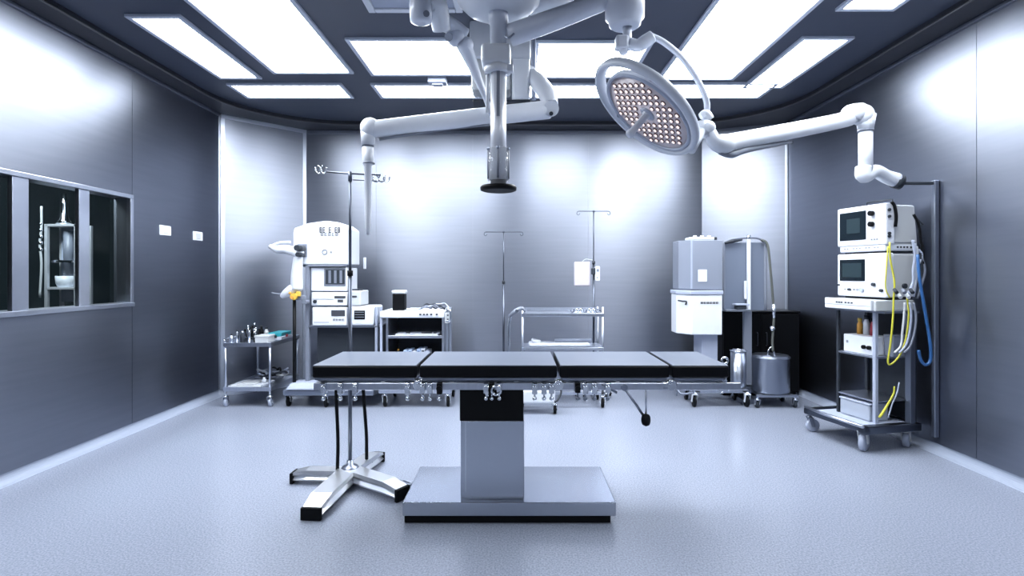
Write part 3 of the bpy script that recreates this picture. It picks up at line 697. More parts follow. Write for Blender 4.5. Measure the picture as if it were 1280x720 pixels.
# ------------------------------------------------------------------ marks helper (small dark glyph-like marks on a panel facing -Y)
def marks(t, parent, x0, x1, zc, h, y, n_, matn='ink', name='lettering', gap=.35, skip=()):
    m = MB(); w = (x1-x0)/n_
    for i in range(n_):
        a = x0+i*w; b_ = a+w*(1-gap); k = i % 4; th = h*.28; lw = (b_-a)*.3
        if name != 'lettering' or i in skip: continue
        th = h*.2
        m.b2(a, a+lw, y-.002, y, zc-h/2, zc+h/2)
        for zz in (zc+h/2-th, zc-th/2, zc-h/2): m.b2(a, b_, y-.002, y, zz, zz+th)
        if k in (0, 2): m.b2(b_-lw, b_, y-.002, y, zc-h/2, zc+h/2)
    return m.build(name, matn, parent or t.o, t.m)

# ------------------------------------------------------------------ imaging tower at left
def imaging_tower():
    Y = 5.6; K = Y/F
    def X(px): return (px-CX)*K
    def Z(py): return EYE-(py-CY)*K
    yb = 6.15
    t = Thing('equipment_rack', 'tall grey wheeled equipment rack carrying stacked white units', 'equipment rack', (X(425), 5.85, 0))
    zs = Z(407)
    t.part('rack_body', MB().b2(X(392), X(468), Y+.10, yb, .30, zs-.012, .006), 'dgrey')
    t.part('rack_shelf', MB().b2(X(384), X(472), Y-.0, yb, zs-.02, zs, .004), 'steel_dark')
    t.part('post', MB().b2(X(381.5), X(386.3), Y+.0, Y+.05, .17, Z(332), .004), 'mgrey')
    t.part('post', MB().b2(X(468.4), X(472), Y+.0, Y+.05, .17, Z(383), .008), 'lgrey')
    t.part('post', MB().b2(X(381.5), X(386.3), yb-.05, yb, .17, Z(332), .004), 'mgrey')
    t.part('post', MB().b2(X(468.4), X(472), yb-.05, yb, .17, zs, .004), 'mgrey')
    t.part('base', MB().b2(X(360), X(472), Y-.14, yb, .12, .19, .02), 'steel_dark')
    t.part('base_cover', MB().box((X(388), Y-.02, .215), (.40, .30, .06), .02, taper=(.8, .7)), 'lgrey')
    for x, y in ((X(364), Y-.08), (X(412), Y-.12), (X(464), yb-.06), (X(366), yb-.06)): caster(t, x, y, .055, .14, 'chrome', 'black')
    mid = Z(331)
    t.part('upper_shelf', MB().b2(X(368), X(433), Y+.06, yb-.03, mid-.02, mid, .003), 'steel_dark')
    # big top unit, sloped top
    def unit(name, label, cat, x0, x1, z0, z1, y0, y1, m='white', grp='white units stacked on the grey rack', bev=.012):
        u = Thing(name, label, cat, ((x0+x1)/2, (y0+y1)/2, z0), 0, grp); u.part('casing', MB().b2(x0, x1, y0, y1, z0, z1, bev, 3), m); return u
    x0, x1 = X(366.5), X(433); y0 = Y
    u = Thing('imaging_console', 'largest white unit with sloping top, topmost on the grey rack', 'medical unit', ((x0+x1)/2, 5.8, mid), 0, 'white units stacked on the grey rack')
    pr = [(x0, y0, mid+.004), (x1+.005, y0, Z(331)+.002), (x1+.005, y0, Z(285)), (X(424), y0, Z(278)), (X(407), y0, Z(276)), (X(385), y0, Z(279)), (x0+.01, y0, Z(285)), (x0-.004, y0, Z(291))]
    u.part('casing', MB().prism(pr, (0, .46, 0), .012), 'white')
    marks(u, None, X(399.5), X(426), Z(287.5), .055, y0-.001, 7, 'ink', gap=.22, skip=(2, 4)); marks(u, None, X(401), X(424), Z(293), .035, y0-.001, 5, 'inkgrey', gap=.3)
    u.part('dial', MB().torus((X(406), y0-.004, Z(315)), (0, 1, 0), .024, .005, 20, 8), 'mgrey'); u.part('button', MB().cyl((X(414), y0-.008, Z(315)), (X(414), y0, Z(315)), .011, n=14), 'inkgrey')
    u.part('button_panel', MB().b2(X(372), X(384), y0-.012, y0+.002, Z(321), Z(305), .004), 'mgrey')
    for i in range(4): u.part('button', MB().cyl((X(374+i % 2*6), y0-.02, Z(309+i//2*7)), (X(374+i % 2*6), y0-.01, Z(309+i//2*7)), .011, n=12), 'dgrey')
    # bar under
    u.part('foot_strip', MB().b2(X(384), x1-.01, y0-.002, y0+.3, Z(333), Z(330.5)), 'mgrey')
    # second unit w/ dark window, hangs below on shelf
    z2 = Z(364)
    u = unit('video_monitor', 'white unit with dark recessed window, second from the top of the rack', 'medical unit', X(387), X(432), z2, Z(334), Y+.03, Y+.42)
    u.part('window_recess', MB().b2(X(404), X(431), Y+.022, Y+.034, Z(357.5), Z(335.5), .003), 'mgrey')
    u.part('window_panel', MB().b2(X(406), X(430), Y+.016, Y+.026, Z(355), Z(337), .003), 'dgrey')
    for i in range(3): u.part('slot', MB().b2(X(410+i*7), X(413+i*7), Y+.012, Y+.018, Z(354), Z(338)), 'mgrey')
    z3 = Z(382)
    u = unit('light_source', 'flat white unit with two knobs, third from the top of the rack', 'medical unit', X(389), X(433.5), z3, Z(365.5), Y+.0, Y+.40)
    u.part('vent_mark', MB().b2(X(418), X(432), Y-.003, Y+.001, Z(373), Z(370), .001), 'ink'); u.part('vent_mark', MB().b2(X(422), X(429), Y-.003, Y+.001, Z(378), Z(374.5), .001), 'ink')
    u.part('knob', MB().cyl((X(394), Y-.02, Z(377)), (X(394), Y, Z(377)), .018, n=16), 'dgrey')
    u.part('trim_line', MB().b2(X(391), X(417), Y-.002, Y+.001, Z(374.3), Z(373.6)), 'inkgrey')
    u = unit('pump_unit', 'small greenish white box beside the steel pole on the rack', 'medical unit', X(436), X(451), z3, Z(363.5), Y+.0, Y+.3, 'cream')
    u.part('display', MB().b2(X(440), X(446), Y-.003, Y+.001, Z(372), Z(369.5), .001), 'ink'); u.part('cap', MB().b2(X(438), X(447), Y+.05, Y+.2, Z(363.6), Z(361.5), .003), 'dgrey')
    z4 = zs+.0
    u = unit('insufflator', 'wide white unit with dark display, bottom left on the rack shelf', 'medical unit', X(391), X(433.5), z4, Z(384), Y-.02, Y+.40)
    u.part('display', MB().b2(X(415), X(432), Y-.024, Y-.018, Z(395), Z(387.5), .002), 'ink'); marks(u, None, X(417), X(432), Z(399.5), .02, Y-.021, 4, 'inkgrey')
    u.part('trim_line', MB().b2(X(393), X(412), Y-.022, Y-.019, Z(403), Z(402.3)), 'inkgrey')
    u = unit('cautery_unit', 'rounded white unit with black square grille, bottom right on the rack shelf', 'medical unit', X(437), X(468), z4, Z(383), Y-.02, Y+.36, 'white', bev=.02)
    u.part('grille', MB().b2(X(443.5), X(457), Y-.026, Y-.018, Z(399), Z(388), .004), 'black')
    for i in range(3): u.part('grille_bar', MB().b2(X(444.5), X(456), Y-.029, Y-.025, Z(390.5+i*3), Z(389.7+i*3)), 'mgrey')
    # articulated white arm on the left with valve
    a = t
    ya = Y-.06
    A = lambda px, py, dy=0: V((X(px), ya+dy, Z(py)))
    a.part('arm_column', MB().tube([A(374, 362), A(374, 345), A(375, 330), A(376, 318)], [.06, .058, .05, .045], 18), 'white')
    a.part('arm_shoulder', MB().ball(A(375, 316), .062).tube([A(372, 315), A(360, 312), A(350, 312), A(343, 309)], [.05, .045, .04, .026], 16), 'white')
    a.part('arm_handle', MB().tube([A(341, 309), A(352, 304), A(366, 303)], .014, 10), 'white')
    a.part('arm_grip', MB().ball(A(342, 309), .026), 'cream')
    a.part('control_knob', MB().cyl(A(381, 311, -.15), A(381, 311, .02), .030, n=18).cyl(A(381, 319, -.13), A(381, 319, .02), .022, n=18), 'dgrey')
    a.part('arm_elbow', MB().tube([A(378, 357), A(368, 362), A(360, 367), A(355, 371)], [.05, .055, .042, .022], 16), 'white')
    a.part('arm_tip', MB().tube([A(358, 368), A(350, 367), A(343, 366)], .008, 8), 'mgrey')
    a.part('valve', MB().cyl(A(373, 370, -.07), A(373, 370, .02), .034, n=18).box(A(378, 367, -.04), (.04, .04, .05), .006), 'gold')
    a.part('valve_knob', MB().cyl(A(372, 371, -.09), A(372, 371, -.065), .016, n=14).ball(A(368, 366, -.05), .014), 'orange')
    a.part('arm_pole', MB().cyl((X(371), ya, .19), A(371, 368), .017, n=14), 'black')
    a.part('arm_clamp', MB().box((X(379), ya, Z(372)), (.10, .05, .05), .01).cyl(A(386, 377, -.05), A(386, 377, .05), .02, n=14), 'mgrey')
    a.part('arm_foot', MB().lathe([(.045, .189), (.045, .20), (.02, .215)], (X(371), ya, 0), (0, 0, 1), 20), 'steel_dark')
imaging_tower()

# ------------------------------------------------------------------ supply cart
def supply_cart():
    Y = 5.5; K = Y/F
    X = lambda px: (px-CX)*K
    Z = lambda py: EYE-(py-CY)*K
    yb = 6.0
    x0, x1 = X(475), X(556)
    t = Thing('supply_cart', 'grey metal cart with open dark shelves under a white top', 'cart', (X(516), 5.75, 0))
    t.part('top', MB().b2(x0-.005, x1+.0, Y, yb, Z(397.5), Z(389), .012, 3), 'white')
    t.part('back_panel', MB().b2(X(483), X(552), yb-.03, yb, .17, Z(398), .003), 'dgrey')
    for px in (483.5, 553.5):
        t.part('side_panel', MB().b2(X(px)-.012, X(px)+.012, Y+.01, yb-.01, .16, Z(397), .003), 'steel')
    for px, pm in ((475.8, 'lgrey'), (559, 'steel'), (563, 'steel')):
        t.part('post', MB().b2(X(px)-.012, X(px)+.012, Y+.01, Y+.035, .14, Z(384), .004), pm)
    for py, z in ((418.5, 0), (452, 1), (487, 2)):
        t.part('shelf', MB().b2(X(484), X(553), Y+.01, yb-.03, Z(py+4.5), Z(py+1), .003), 'steel')
    t.part('base', MB().b2(X(474), X(564), Y-.03, yb, Z(491), Z(486), .006), 'steel')
    t.part('side_rail_handle', MB().tube([(X(557), Y, Z(386)), (X(563), Y-.03, Z(388)), (X(563), Y-.03, Z(400)), (X(557), Y, Z(401))], .01, 8), 'chrome')
    t.part('socket_block', MB().b2(X(556.2), X(562), Y-.01, Y+.03, Z(404), Z(391), .004), 'cream')
    for py in (394, 399): t.part('socket', MB().cyl((X(560), Y-.015, Z(py)), (X(560), Y-.008, Z(py)), .009, n=10), 'ink')
    for px in (525.5, 530, 534, 539, 546): t.part('button', MB().box((X(px), Y-.004, Z(393)), (.022, .012, .016), .003), 'ink')
    for x, y in ((X(481), Y), (X(560), Y), (X(481), yb-.05), (X(560), yb-.05)): caster(t, x, y, .055, Z(491)+.005, 'chrome', 'black')
    g = 'things on the supply cart'
    # canister
    c = Thing('canister', 'black canister with pale lid standing on the supply cart top', 'canister', (X(495), 5.65, Z(389)))
    z0 = Z(389); Yc = 5.65; z1 = EYE-(367-CY)*Yc/F
    c.part('canister_body', MB().box((X(495.5), Yc, (z0+z1)/2), (.125, .12, z1-z0), .012, None, 3), 'black')
    c.part('lid', MB().box((X(495.5), Yc, z1+.018), (.14, .135, .036), .012, None, 3), 'cream')
    cb = Thing('cable_coil', 'loose dark cables lying on the supply cart top at right', 'cable', (X(540), 5.7, z0))
    random.seed(3)
    for i in range(4):
        pts = [V((X(523+k*6), 5.62+.1*random.random(), z0+.012+.055*random.random()*(1 if 0 < k < 6 else .2))) for k in range(7)]
        cb.part('cable', MB().tube(pts, .007, 7), ['mgrey', 'dgrey', 'dgrey', 'steel'][i])
    pd = Thing('paper_tray', 'low flat tray of papers on the supply cart top', 'tray', (X(515), 5.62, z0))
    pd.part('tray_body', MB().b2(X(506), X(521), 5.55, 5.8, z0, z0+.012, .003), 'lgrey'); pd.part('papers', MB().b2(X(507), X(520), 5.57, 5.78, z0+.011, z0+.02, .002), 'cloth')
    zs = Z(419.5)
    its = Thing('instrument_tray', 'pale tray with small dark tools on the supply cart middle shelf', 'tray', (X(518), 5.6, zs))
    its.part('tray_body', MB().b2(X(493), X(547), 5.53, 5.75, zs, zs+.012, .003), 'cloth')
    for px, w_ in ((508, .04), (529, .07), (535, .05), (542, .03)): its.part('tool', MB().box((X(px), 5.6, zs+.02), (w_, .03, .018), .004), 'dgrey')
    zs = Z(453)
    for i in range(6):
        px = 505+i*5.6; h = (.115, .12, .105, .125, .13, .11)[i]
        b = Thing('supply_box', ['pale blue pack, leftmost of the row on the cart lower shelf', 'second pale pack from the left on the cart lower shelf', 'third pale pack from the left on the cart lower shelf',
                                 'fourth pale pack from the left on the cart lower shelf', 'tallest pale pack, fifth from the left on the cart lower shelf', 'grey green pack, rightmost of the row on the cart lower shelf'][i], 'pack', (X(px), 5.65, zs), 0, 'supply packs on the cart lower shelf')
        b.part('pack_body', MB().box((X(px), 5.65, zs+h/2), (.040, .18, h), .004, Euler((0, random.uniform(-.02, .02), 0))), ['paleblue', 'paleblue', 'cloth', 'paleblue', 'cloth', 'lgrey'][i])
        b.part('pack_label', MB().box((X(px), 5.558, zs+h*.8), (.022, .003, .018)), 'blue' if i < 4 else 'dgrey')
    bt = Thing('bottle', 'small brown bottle at the left of the supply cart lower shelf', 'bottle', (X(494), 5.65, zs))
    bt.part('bottle_body', MB().lathe([(.018, zs), (.018, zs+.07), (.008, zs+.085), (.008, zs+.10)], (X(494), 5.65, 0), (0, 0, 1), 14), 'dgrey'); bt.part('cap', MB().cyl((X(494), 5.65, zs+.098), (X(494), 5.65, zs+.115), .01, n=12), 'orange')
supply_cart()

# ------------------------------------------------------------------ thin infusion poles at the back
def iv_pole(px, ptop, Y, lab, arms, hooks, base_r=.24, matn='gunmetal'):
    x = (px-CX)/F*Y; zt = EYE-(ptop-CY)/F*Y
    t = Thing('infusion_pole', lab, 'infusion stand', (x, Y, 0), 0, 'thin infusion poles at the back')
    t.part('pole', MB().cyl((x, Y, .08), (x, Y, zt-.55), .0115, n=12), matn)
    t.part('pole_extension', MB().cyl((x, Y, zt-.56), (x, Y, zt), .006, n=10), matn)
    t.part('height_knob', MB().cyl((x, Y, zt-.58), (x, Y, zt-.545), .017, n=12), 'dgrey')
    t.part('crossbar', MB().cyl((x-arms, Y, zt), (x+arms, Y, zt), .0045, n=8).ball((x, Y, zt), .014), matn)
    for s in (-1, 1):
        c = V((x+s*arms, Y, zt)); 
        t.part('hook', MB().tube([c, c+V((s*.012, 0, -.006)), c+V((s*.018, 0, -.03)), c+V((0, 0, -.042)), c+V((-s*.016, 0, -.024))], .004, 6), matn)
    for k in range(5):
        a = 2*math.pi*k/5+.3; e = V((x+base_r*math.cos(a), Y+base_r*math.sin(a)*.8, .075))
        t.part('leg', MB().tube([(x, Y, .10), V((x, Y, .10)).lerp(e, .5)+V((0, 0, .004)), e], [.014, .012, .010], 8), 'steel')
        caster(t, e.x, e.y, .025, .07, 'chrome', 'black', wd=.018)
    t.part('hub', MB().lathe([(.03, .085), (.034, .10), (.02, .13)], (x, Y, 0), (0, 0, 1), 18), 'steel')
    return t, x, zt
iv_pole(629.5, 290, 6.1, 'bare thin pole with T-shaped top against the back wall, centre', .20, 2, .22)
t, x, zt = iv_pole(742, 264, 5.95, 'thin pole with hooked crossbar and a pump, right of centre', .165, 2, .2)
Yb = 5.93; K = Yb/F
X = lambda px: (px-CX)*K
Z = lambda py: EYE-(py-CY)*K
bg = Thing('infusion_bag', 'square pinkish white fluid bag hanging at the thin pole', 'infusion bag', (X(727), Yb, Z(358)))
bg.part('bag_body', MB().box((X(727.5), Yb-.01, Z(342.5)), (.175, .035, .265), .016, None, 4), 'bag')
bg.part('bag_loop', MB().tube([(X(727), Yb, Z(328)), (X(732), Yb+.0, Z(324)), (X(740.8), Yb+.02, Z(325))], .004, 6), 'cream')
pm = Thing('infusion_pump', 'small white pump clamped to the thin pole beside the bag', 'pump', (X(745), Yb, Z(350)))
pm.part('pump_body', MB().box((X(746.5), Yb-.01, Z(342)), (.05, .06, .16), .01), 'white'); pm.part('pump_clamp', MB().box((X(741.5), Yb-.01, Z(339)), (.045, .05, .07), .008), 'dgrey')
pm.part('pump_screen', MB().box((X(746.5), Yb-.042, Z(338)), (.028, .004, .03), .001), 'mgrey')
pm.part('pump_dial', MB().cyl((X(746), Yb-.045, Z(347)), (X(746), Yb-.03, Z(347)), .01, n=10), 'inkgrey')

# ------------------------------------------------------------------ glass-topped steel table, and suction unit
def steel_table():
    Y = 5.45; K = Y/F; X = lambda px: (px-CX)*K; Z = lambda py: EYE-(py-CY)*K
    yb = 5.82; x0, x1 = X(652), X(755)
    t = Thing('wheeled_steel_table', 'low two-tier steel table on wheels behind the operating table', 'trolley', ((x0+x1)/2, 5.65, 0))
    t.part('top_shelf', MB().b2(x0, x1, Y, yb, Z(396), Z(391.5), .004).b2(x0, x1, yb-.01, yb, Z(391), Z(387)), 'steel')
    t.part('lower_shelf', MB().b2(x0, x1, Y, yb, Z(438), Z(434.5), .004), 'steel')
    t.part('bottom_bar', MB().b2(x0, x1, Y, Y+.03, .135, .165, .004).b2(x0, x1, yb-.03, yb, .135, .165, .004).b2(x0, x0+.03, Y, yb, .135, .165, .004).b2(x1-.03, x1, Y, yb, .135, .165, .004), 'steel')
    for x in (x0+.01, x1-.01):
        for y in (Y+.015, yb-.015):
            t.part('leg', MB().cyl((x, y, .12), (x, y, Z(384 if y < 5.6 else 386)), .0115, n=12), 'steel')
            caster(t, x, y, .05, .135, 'chrome', 'black')
    z = Z(391.5)
    b = Thing('instrument_cluster', 'tangle of small chrome instruments at the right end of the steel table top', 'instruments', (X(735), 5.55, z)); random.seed(5)
    for i in range(7):
        x = X(718+i*5.2); b.part('instrument', MB().tube([(x-.02, 5.5, z+.008), (x, 5.56, z+.02+.02*random.random()), (x+.04, 5.6+.05*random.random(), z+.012)], .009, 7).torus((x-.01, 5.52, z+.022), (0, 1, .4), .018, .005, 14, 6), 'chrome' if i % 3 else 'mgrey')
    zl = Z(434.5)
    c = Thing('folded_drape', 'long folded white drape on the lower tier of the steel table', 'cloth', (X(700), 5.6, zl))
    c.part('lower_fold', MB().box((X(700), 5.6, zl+.018), (.62, .2, .034), .014, None, 3), 'cloth'); c.part('upper_fold', MB().box((X(671), 5.6, zl+.045), (.10, .14, .035), .014, Euler((0, .2, 0)), 3), 'cloth')
    c.part('towel_roll', MB().cyl((X(695), 5.62, zl+.05), (X(742), 5.62, zl+.055), .018, n=14), 'lgrey')
steel_table()
def suction_unit():
    Y = 5.2; K = Y/F; X = lambda px: (px-CX)*K; Z = lambda py: EYE-(py-CY)*K
    x0, x1 = X(634), X(694); yb = 5.40
    t = Thing('suction_unit', 'low pale box on wheels with a tall curved tube handle', 'suction unit', ((x0+x1)/2, 5.3, 0))
    t.part('body', MB().b2(x0, x1, Y, yb, Z(505), Z(488), .02, 3), 'white')
    t.part('lid', MB().b2(x0+.01, x1-.01, Y+.01, yb-.01, Z(488.5), Z(485), .01), 'lgrey')
    for x in (x0+.04, x1+.0):
        for y in (Y+.02, yb-.03): caster(t, x, y, .042, Z(503), 'chrome', 'black')
    t.part('tube_handle', MB().tube([(X(636), Y+.08, Z(486)), (X(636), Y+.08, Z(430)), (X(637), Y+.08, Z(402)), (X(641), Y+.08, Z(393)), (X(650), Y+.08, Z(389))], .012, 10), 'chrome')
    t.part('handle_grip', MB().tube([(X(637), Y+.08, Z(396)), (X(644), Y+.06, Z(390)), (X(652), Y+.08, Z(386)), (X(657), Y+.08, Z(390))], [.015, .024, .018, .014], 10), 'mgrey')
    t.part('latch', MB().cyl((X(646), Y+.03, Z(389)), (X(646), Y+.08, Z(389)), .016, n=12), 'chrome')
    h = MB().tube([(X(690), Y+.1, Z(486)), (X(697), Y+.06, Z(480)), (X(702), Y+.04, Z(490)), (X(697), Y, Z(500)), (X(693), Y-.004, Z(502))], .010, 8); t.part('hose', h, 'dgrey')
suction_unit()

# ------------------------------------------------------------------ right back group
def gas_tower():
    Y = 5.5; K = Y/F; X = lambda px: (px-CX)*K; Z = lambda py: EYE-(py-CY)*K
    t = Thing('column_unit', 'tall grey column unit with a white lower box, on wheels', 'medical unit', (X(885), 5.7, 0))
    x0, x1 = X(856), X(903)
    # upper grey housing: chamfered left side
    def chamf(xa, xb, xc, z0, z1, ya, yb2): return [(xa, yb2, z0), (xa, ya+.14, z0), (xb, ya, z0), (xc, ya, z0), (xc, yb2, z0)]
    t.part('upper_housing', MB().prism(chamf(X(853), X(865), X(903), Z(362), Z(299), Y, 5.84), (0, 0, Z(300)-Z(362)), .006), 'mgrey_l')
    t.part('top_cap', MB().box((X(880), Y+.10, Z(298)), (.28, .16, .03), .012, None, 3), 'white').parent = t.o
    for px in (871, 880, 889): t.part('top_knob', MB().cyl((X(px), Y+.06, Z(297)), (X(px), Y+.06, Z(294)), .018, n=14), 'white')
    t.part('top_plug', MB().box((X(895.5), Y+.03, Z(298)), (.03, .03, .03), .006), 'dgrey')
    t.part('label_plate', MB().b2(X(872.5), X(883.5), Y-.005, Y+.001, Z(352), Z(337), .002), 'white')
    t.part('edge_strip', MB().b2(X(863.5), X(865.5), Y-.003, Y+.004, Z(361), Z(300)), 'lgrey')
    # lower white box
    t.part('lower_box', MB().prism([(X(849.5), 5.80, Z(418)), (X(849.5), Y+.12, Z(418)), (X(863), Y-.04, Z(418)), (X(901), Y-.04, Z(418)), (X(901), 5.80, Z(418))], (0, 0, Z(368)-Z(418)), .008), 'white')
    t.part('box_lid', MB().prism([(X(848.5), 5.81, Z(368)), (X(848.5), Y+.11, Z(368)), (X(862), Y-.05, Z(368)), (X(902), Y-.05, Z(368)), (X(902), 5.81, Z(368))], (0, 0, Z(363)-Z(368)), .006), 'lgrey')
    marks(t, None, X(874), X(897), Z(378.3), .02, Y-.041, 6, 'ink', gap=.25)
    t.part('side_handle', MB().tube([(X(850.5), Y+.07, Z(376)), (X(853), Y+.0, Z(376.5)), (X(857.5), Y-.01, Z(377)), (X(857), Y+.0, Z(381))], .009, 8), 'dgrey')
    t.part('pedestal', MB().b2(X(879), X(899), Y+.04, 5.80, .16, Z(418), .006), 'lgrey')
    t.part('base', MB().b2(X(866), X(936), Y+.0, Y+.07, .14, .18, .01).b2(X(868), X(876), Y, 5.85, .14, .175, .01).b2(X(927), X(935), Y, 5.85, .14, .175, .01).b2(X(866), X(936), 5.78, 5.85, .14, .175, .01), 'steel')
    caster(t, X(868), Y-.01, .06, .15, 'white', 'black', hood=False); caster(t, X(934), Y-.01, .06, .15, 'white', 'black')
    caster(t, X(870), 5.80, .05, .15, 'chrome', 'black'); caster(t, X(934), 5.80, .05, .15, 'chrome', 'black')
    t.part('brake_pedal', MB().tube([(X(846), Y-.02, Z(486)), (X(850), Y-.05, Z(491)), (X(866), Y-.04, Z(490))], .010, 8).tube([(X(843), Y, Z(480)), (X(846), Y-.02, Z(486)), (X(845), Y-.02, Z(494))], .009, 8), 'steel_dark')
    for i, (px, py) in enumerate(((895, 487), (902, 490), (910, 487))): t.part('valve', MB().ball((X(px), Y+.02, Z(py)), .022).cyl((X(px), Y+.02, Z(py)), (X(px), Y-.03, Z(py)), .010, n=10), 'chrome')
    # side panel unit with curved arch
    s = Thing('shielded_panel_unit', 'smoked grey panel under a curved tube arch beside the column unit', 'medical unit', (X(930), 5.75, 0))
    Yp = 5.62; K2 = Yp/F; X2 = lambda px: (px-CX)*K2; Z2 = lambda py: EYE-(py-CY)*K2
    s.part('panel', MB().b2(X2(906), X2(956), Yp+.02, Yp+.035, Z2(388), Z2(303), .003), 'acrylic')
    s.part('arch', MB().tube([(X2(905), Yp, Z2(388)), (X2(905), Yp, Z2(310)), (X2(907), Yp, Z2(303)), (X2(915), Yp, Z2(299)), (X2(935), Yp, Z2(297)), (X2(948), Yp, Z2(298)), (X2(955), Yp, Z2(304)), (X2(957), Yp, Z2(318)), (X2(957), Yp, Z2(388))], .012, 10), 'mgrey')
    s.part('arch_pad', MB().tube([(X2(905), Yp-.01, Z2(304)), (X2(915), Yp-.02, Z2(301.5)), (X2(927), Yp-.01, Z2(300))], [.012, .022, .010], 10), 'dgrey')
    s.part('centre_post', MB().b2(X2(933), X2(937), Yp-.03, Yp-.0, Z2(389), Z2(298), .004), 'white')
    s.part('centre_clip', MB().b2(X2(929.5), X2(932.5), Yp-.03, Yp+.0, Z2(374), Z2(351), .006), 'white')
    s.part('post_cap', MB().cyl((X2(935), Yp-.015, Z2(299)), (X2(935), Yp-.015, Z2(294.5)), .02, n=14), 'chrome')
    s.part('lower_post', MB().b2(X2(930), X2(940), Yp-.0, Yp+.04, .18, Z2(388), .004), 'mgrey')
    s.part('small_shelf', MB().b2(X2(902), X2(932), Yp-.12, Yp+.0, Z2(388.5), Z2(386), .004), 'steel')
    s.part('shelf_block', MB().b2(X2(916), X2(927), Yp-.11, Yp-.03, Z2(386), Z2(381), .004), 'dgrey'); s.part('shelf_lid', MB().b2(X2(914), X2(931), Yp-.12, Yp-.02, Z2(381), Z2(379), .003), 'lgrey')
    s.part('foot', MB().b2(X2(928), X2(944), Yp+.005, 5.93, .0, .05, .01).b2(X2(931), X2(939), Yp, Yp+.04, .04, .2), 'steel_dark')
    s.part('hose', MB().tube([(X2(950), Yp-.03, Z2(300)), (X2(957), Yp-.04, Z2(306)), (X2(960), Yp-.05, Z2(335)), (X2(963), Yp-.05, Z2(370)), (X2(964), Yp-.06, Z2(395)), (X2(961.5), Yp-.07, Z2(425)), (X2(962), Yp-.08, Z2(438))], .012, 10), 'hose_olive')
    s.part('hose_end', MB().cyl((X2(964), Yp-.06, Z2(397)), (X2(963.5), Yp-.06, Z2(380)), .018, n=12).ball((X2(961.5), Yp-.07, Z2(410)), .026), 'chrome')
M['mgrey_l'] = mat('satin_grey_housing', (0.30, 0.335, 0.42), 0.3, 0.4)
M['hose_olive'] = mat('grey_hose', (0.12, 0.13, 0.12), 0.2, 0.4)
gas_tower()
def drum():
    Yd = 5.6; K = Yd/F; X = lambda px: (px-CX)*K; Z = lambda py: EYE-(py-CY)*K
    x = X(963); r = (985-941)/2*K
    t = Thing('waste_drum', 'grey round steel drum on a low wheeled frame by the black cabinet', 'drum', (x, Yd, 0))
    zb, zt_ = Z(489), Z(445)
    t.part('drum_body', MB().lathe([(r*.96, zb), (r, zb+.02), (r, zt_-.02), (r+.006, zt_-.012), (r+.006, zt_)], (x, Yd, 0), (0, 0, 1), 40), 'steel_dark')
    t.part('drum_lid', MB().lathe([(r+.004, zt_), (r-.01, zt_+.014), (.03, zt_+.02)], (x, Yd, 0), (0, 0, 1), 40), 'steel_dark')
    t.part('lid_handle', MB().tube([(x-.05, Yd-.04, zt_+.005), (x-.035, Yd-.04, zt_+.07), (x-.0, Yd-.04, zt_+.10), (x+.015, Yd-.04, zt_+.05), (x+.03, Yd-.04, zt_+.005)], .008, 8), 'chrome')
    t.part('frame', MB().b2(x-r-.02, x+r+.03, Yd-.15, Yd-.12, zb-.03, zb-.004, .005).b2(x-r-.02, x+r+.03, Yd+.12, Yd+.15, zb-.03, zb-.004, .005).b2(x-r*.9, x-r*.9+.03, Yd-.15, Yd+.15, zb-.03, zb-.004).b2(x+r*.9-.03, x+r*.9, Yd-.15, Yd+.15, zb-.03, zb, .004), 'steel')
    for a in (-1, 1):
        for b in (-1, 1): caster(t, x+a*(r+.01), Yd+b*.13, .035, zb-.01, 'steel', 'dgrey')
    c = Thing('steel_canister', 'narrow bright steel canister with rim left of the grey drum', 'canister', (X(930), 5.40, .18))
    Yc = 5.44; K = Yc/F; xc = (930-CX)*K; rc_ = .075; z0, z1 = .181, EYE-(438-CY)*K
    c.part('canister_body', MB().lathe([(rc_*.9, z0), (rc_, z0+.03), (rc_, z1-.02)], (xc, Yd-.02, 0), (0, 0, 1), 32), 'steel'); c.part('rim', MB().torus((xc, Yd-.02, z1-.02), (0, 0, 1), rc_, .010, 32, 8), 'chrome')
    c.o.location = (xc, Yd-.02, 0); 
    for ch in list(C.objects):
        if ch.parent == c.o: 
            for v in ch.data.vertices: v.co += c.m.translation-V((xc, Yd-.02, 0))
drum()
def black_cabinet():
    Yc = 5.98; K = Yc/F; X = lambda px: (px-CX)*K; Z = lambda py: EYE-(py-CY)*K
    t = Thing('black_cabinet', 'low black cabinet in the right back corner behind the drum', 'cabinet', (X(950), 6.1, 0))
    x0, x1 = X(904), X(1000); zt_ = Z(389)
    t.part('carcass', MB().b2(x0, x1, Yc+.02, 6.28, .04, zt_-.02, .004), 'black'); t.part('worktop', MB().b2(x0-.01, x1+.005, Yc-.005, 6.29, zt_-.02, zt_, .005), 'black')
    t.part('plinth', MB().b2(x0+.02, x1-.02, Yc+.05, 6.25, 0, .041), 'black')
    xm = (x0+x1)/2
    for a, b_, hx in ((x0+.005, xm-.003, xm-.05), (xm+.003, x1-.005, xm+.05)):
        d = t.part('door', MB().b2(a, b_, Yc, Yc+.022, .06, zt_-.03, .004), 'black')
        MB().tube([(hx, Yc, .70), (hx, Yc-.02, .69), (hx, Yc-.02, .57), (hx, Yc, .56)], .005, 8).build('handle', 'dgrey', d, t.m)
black_cabinet()

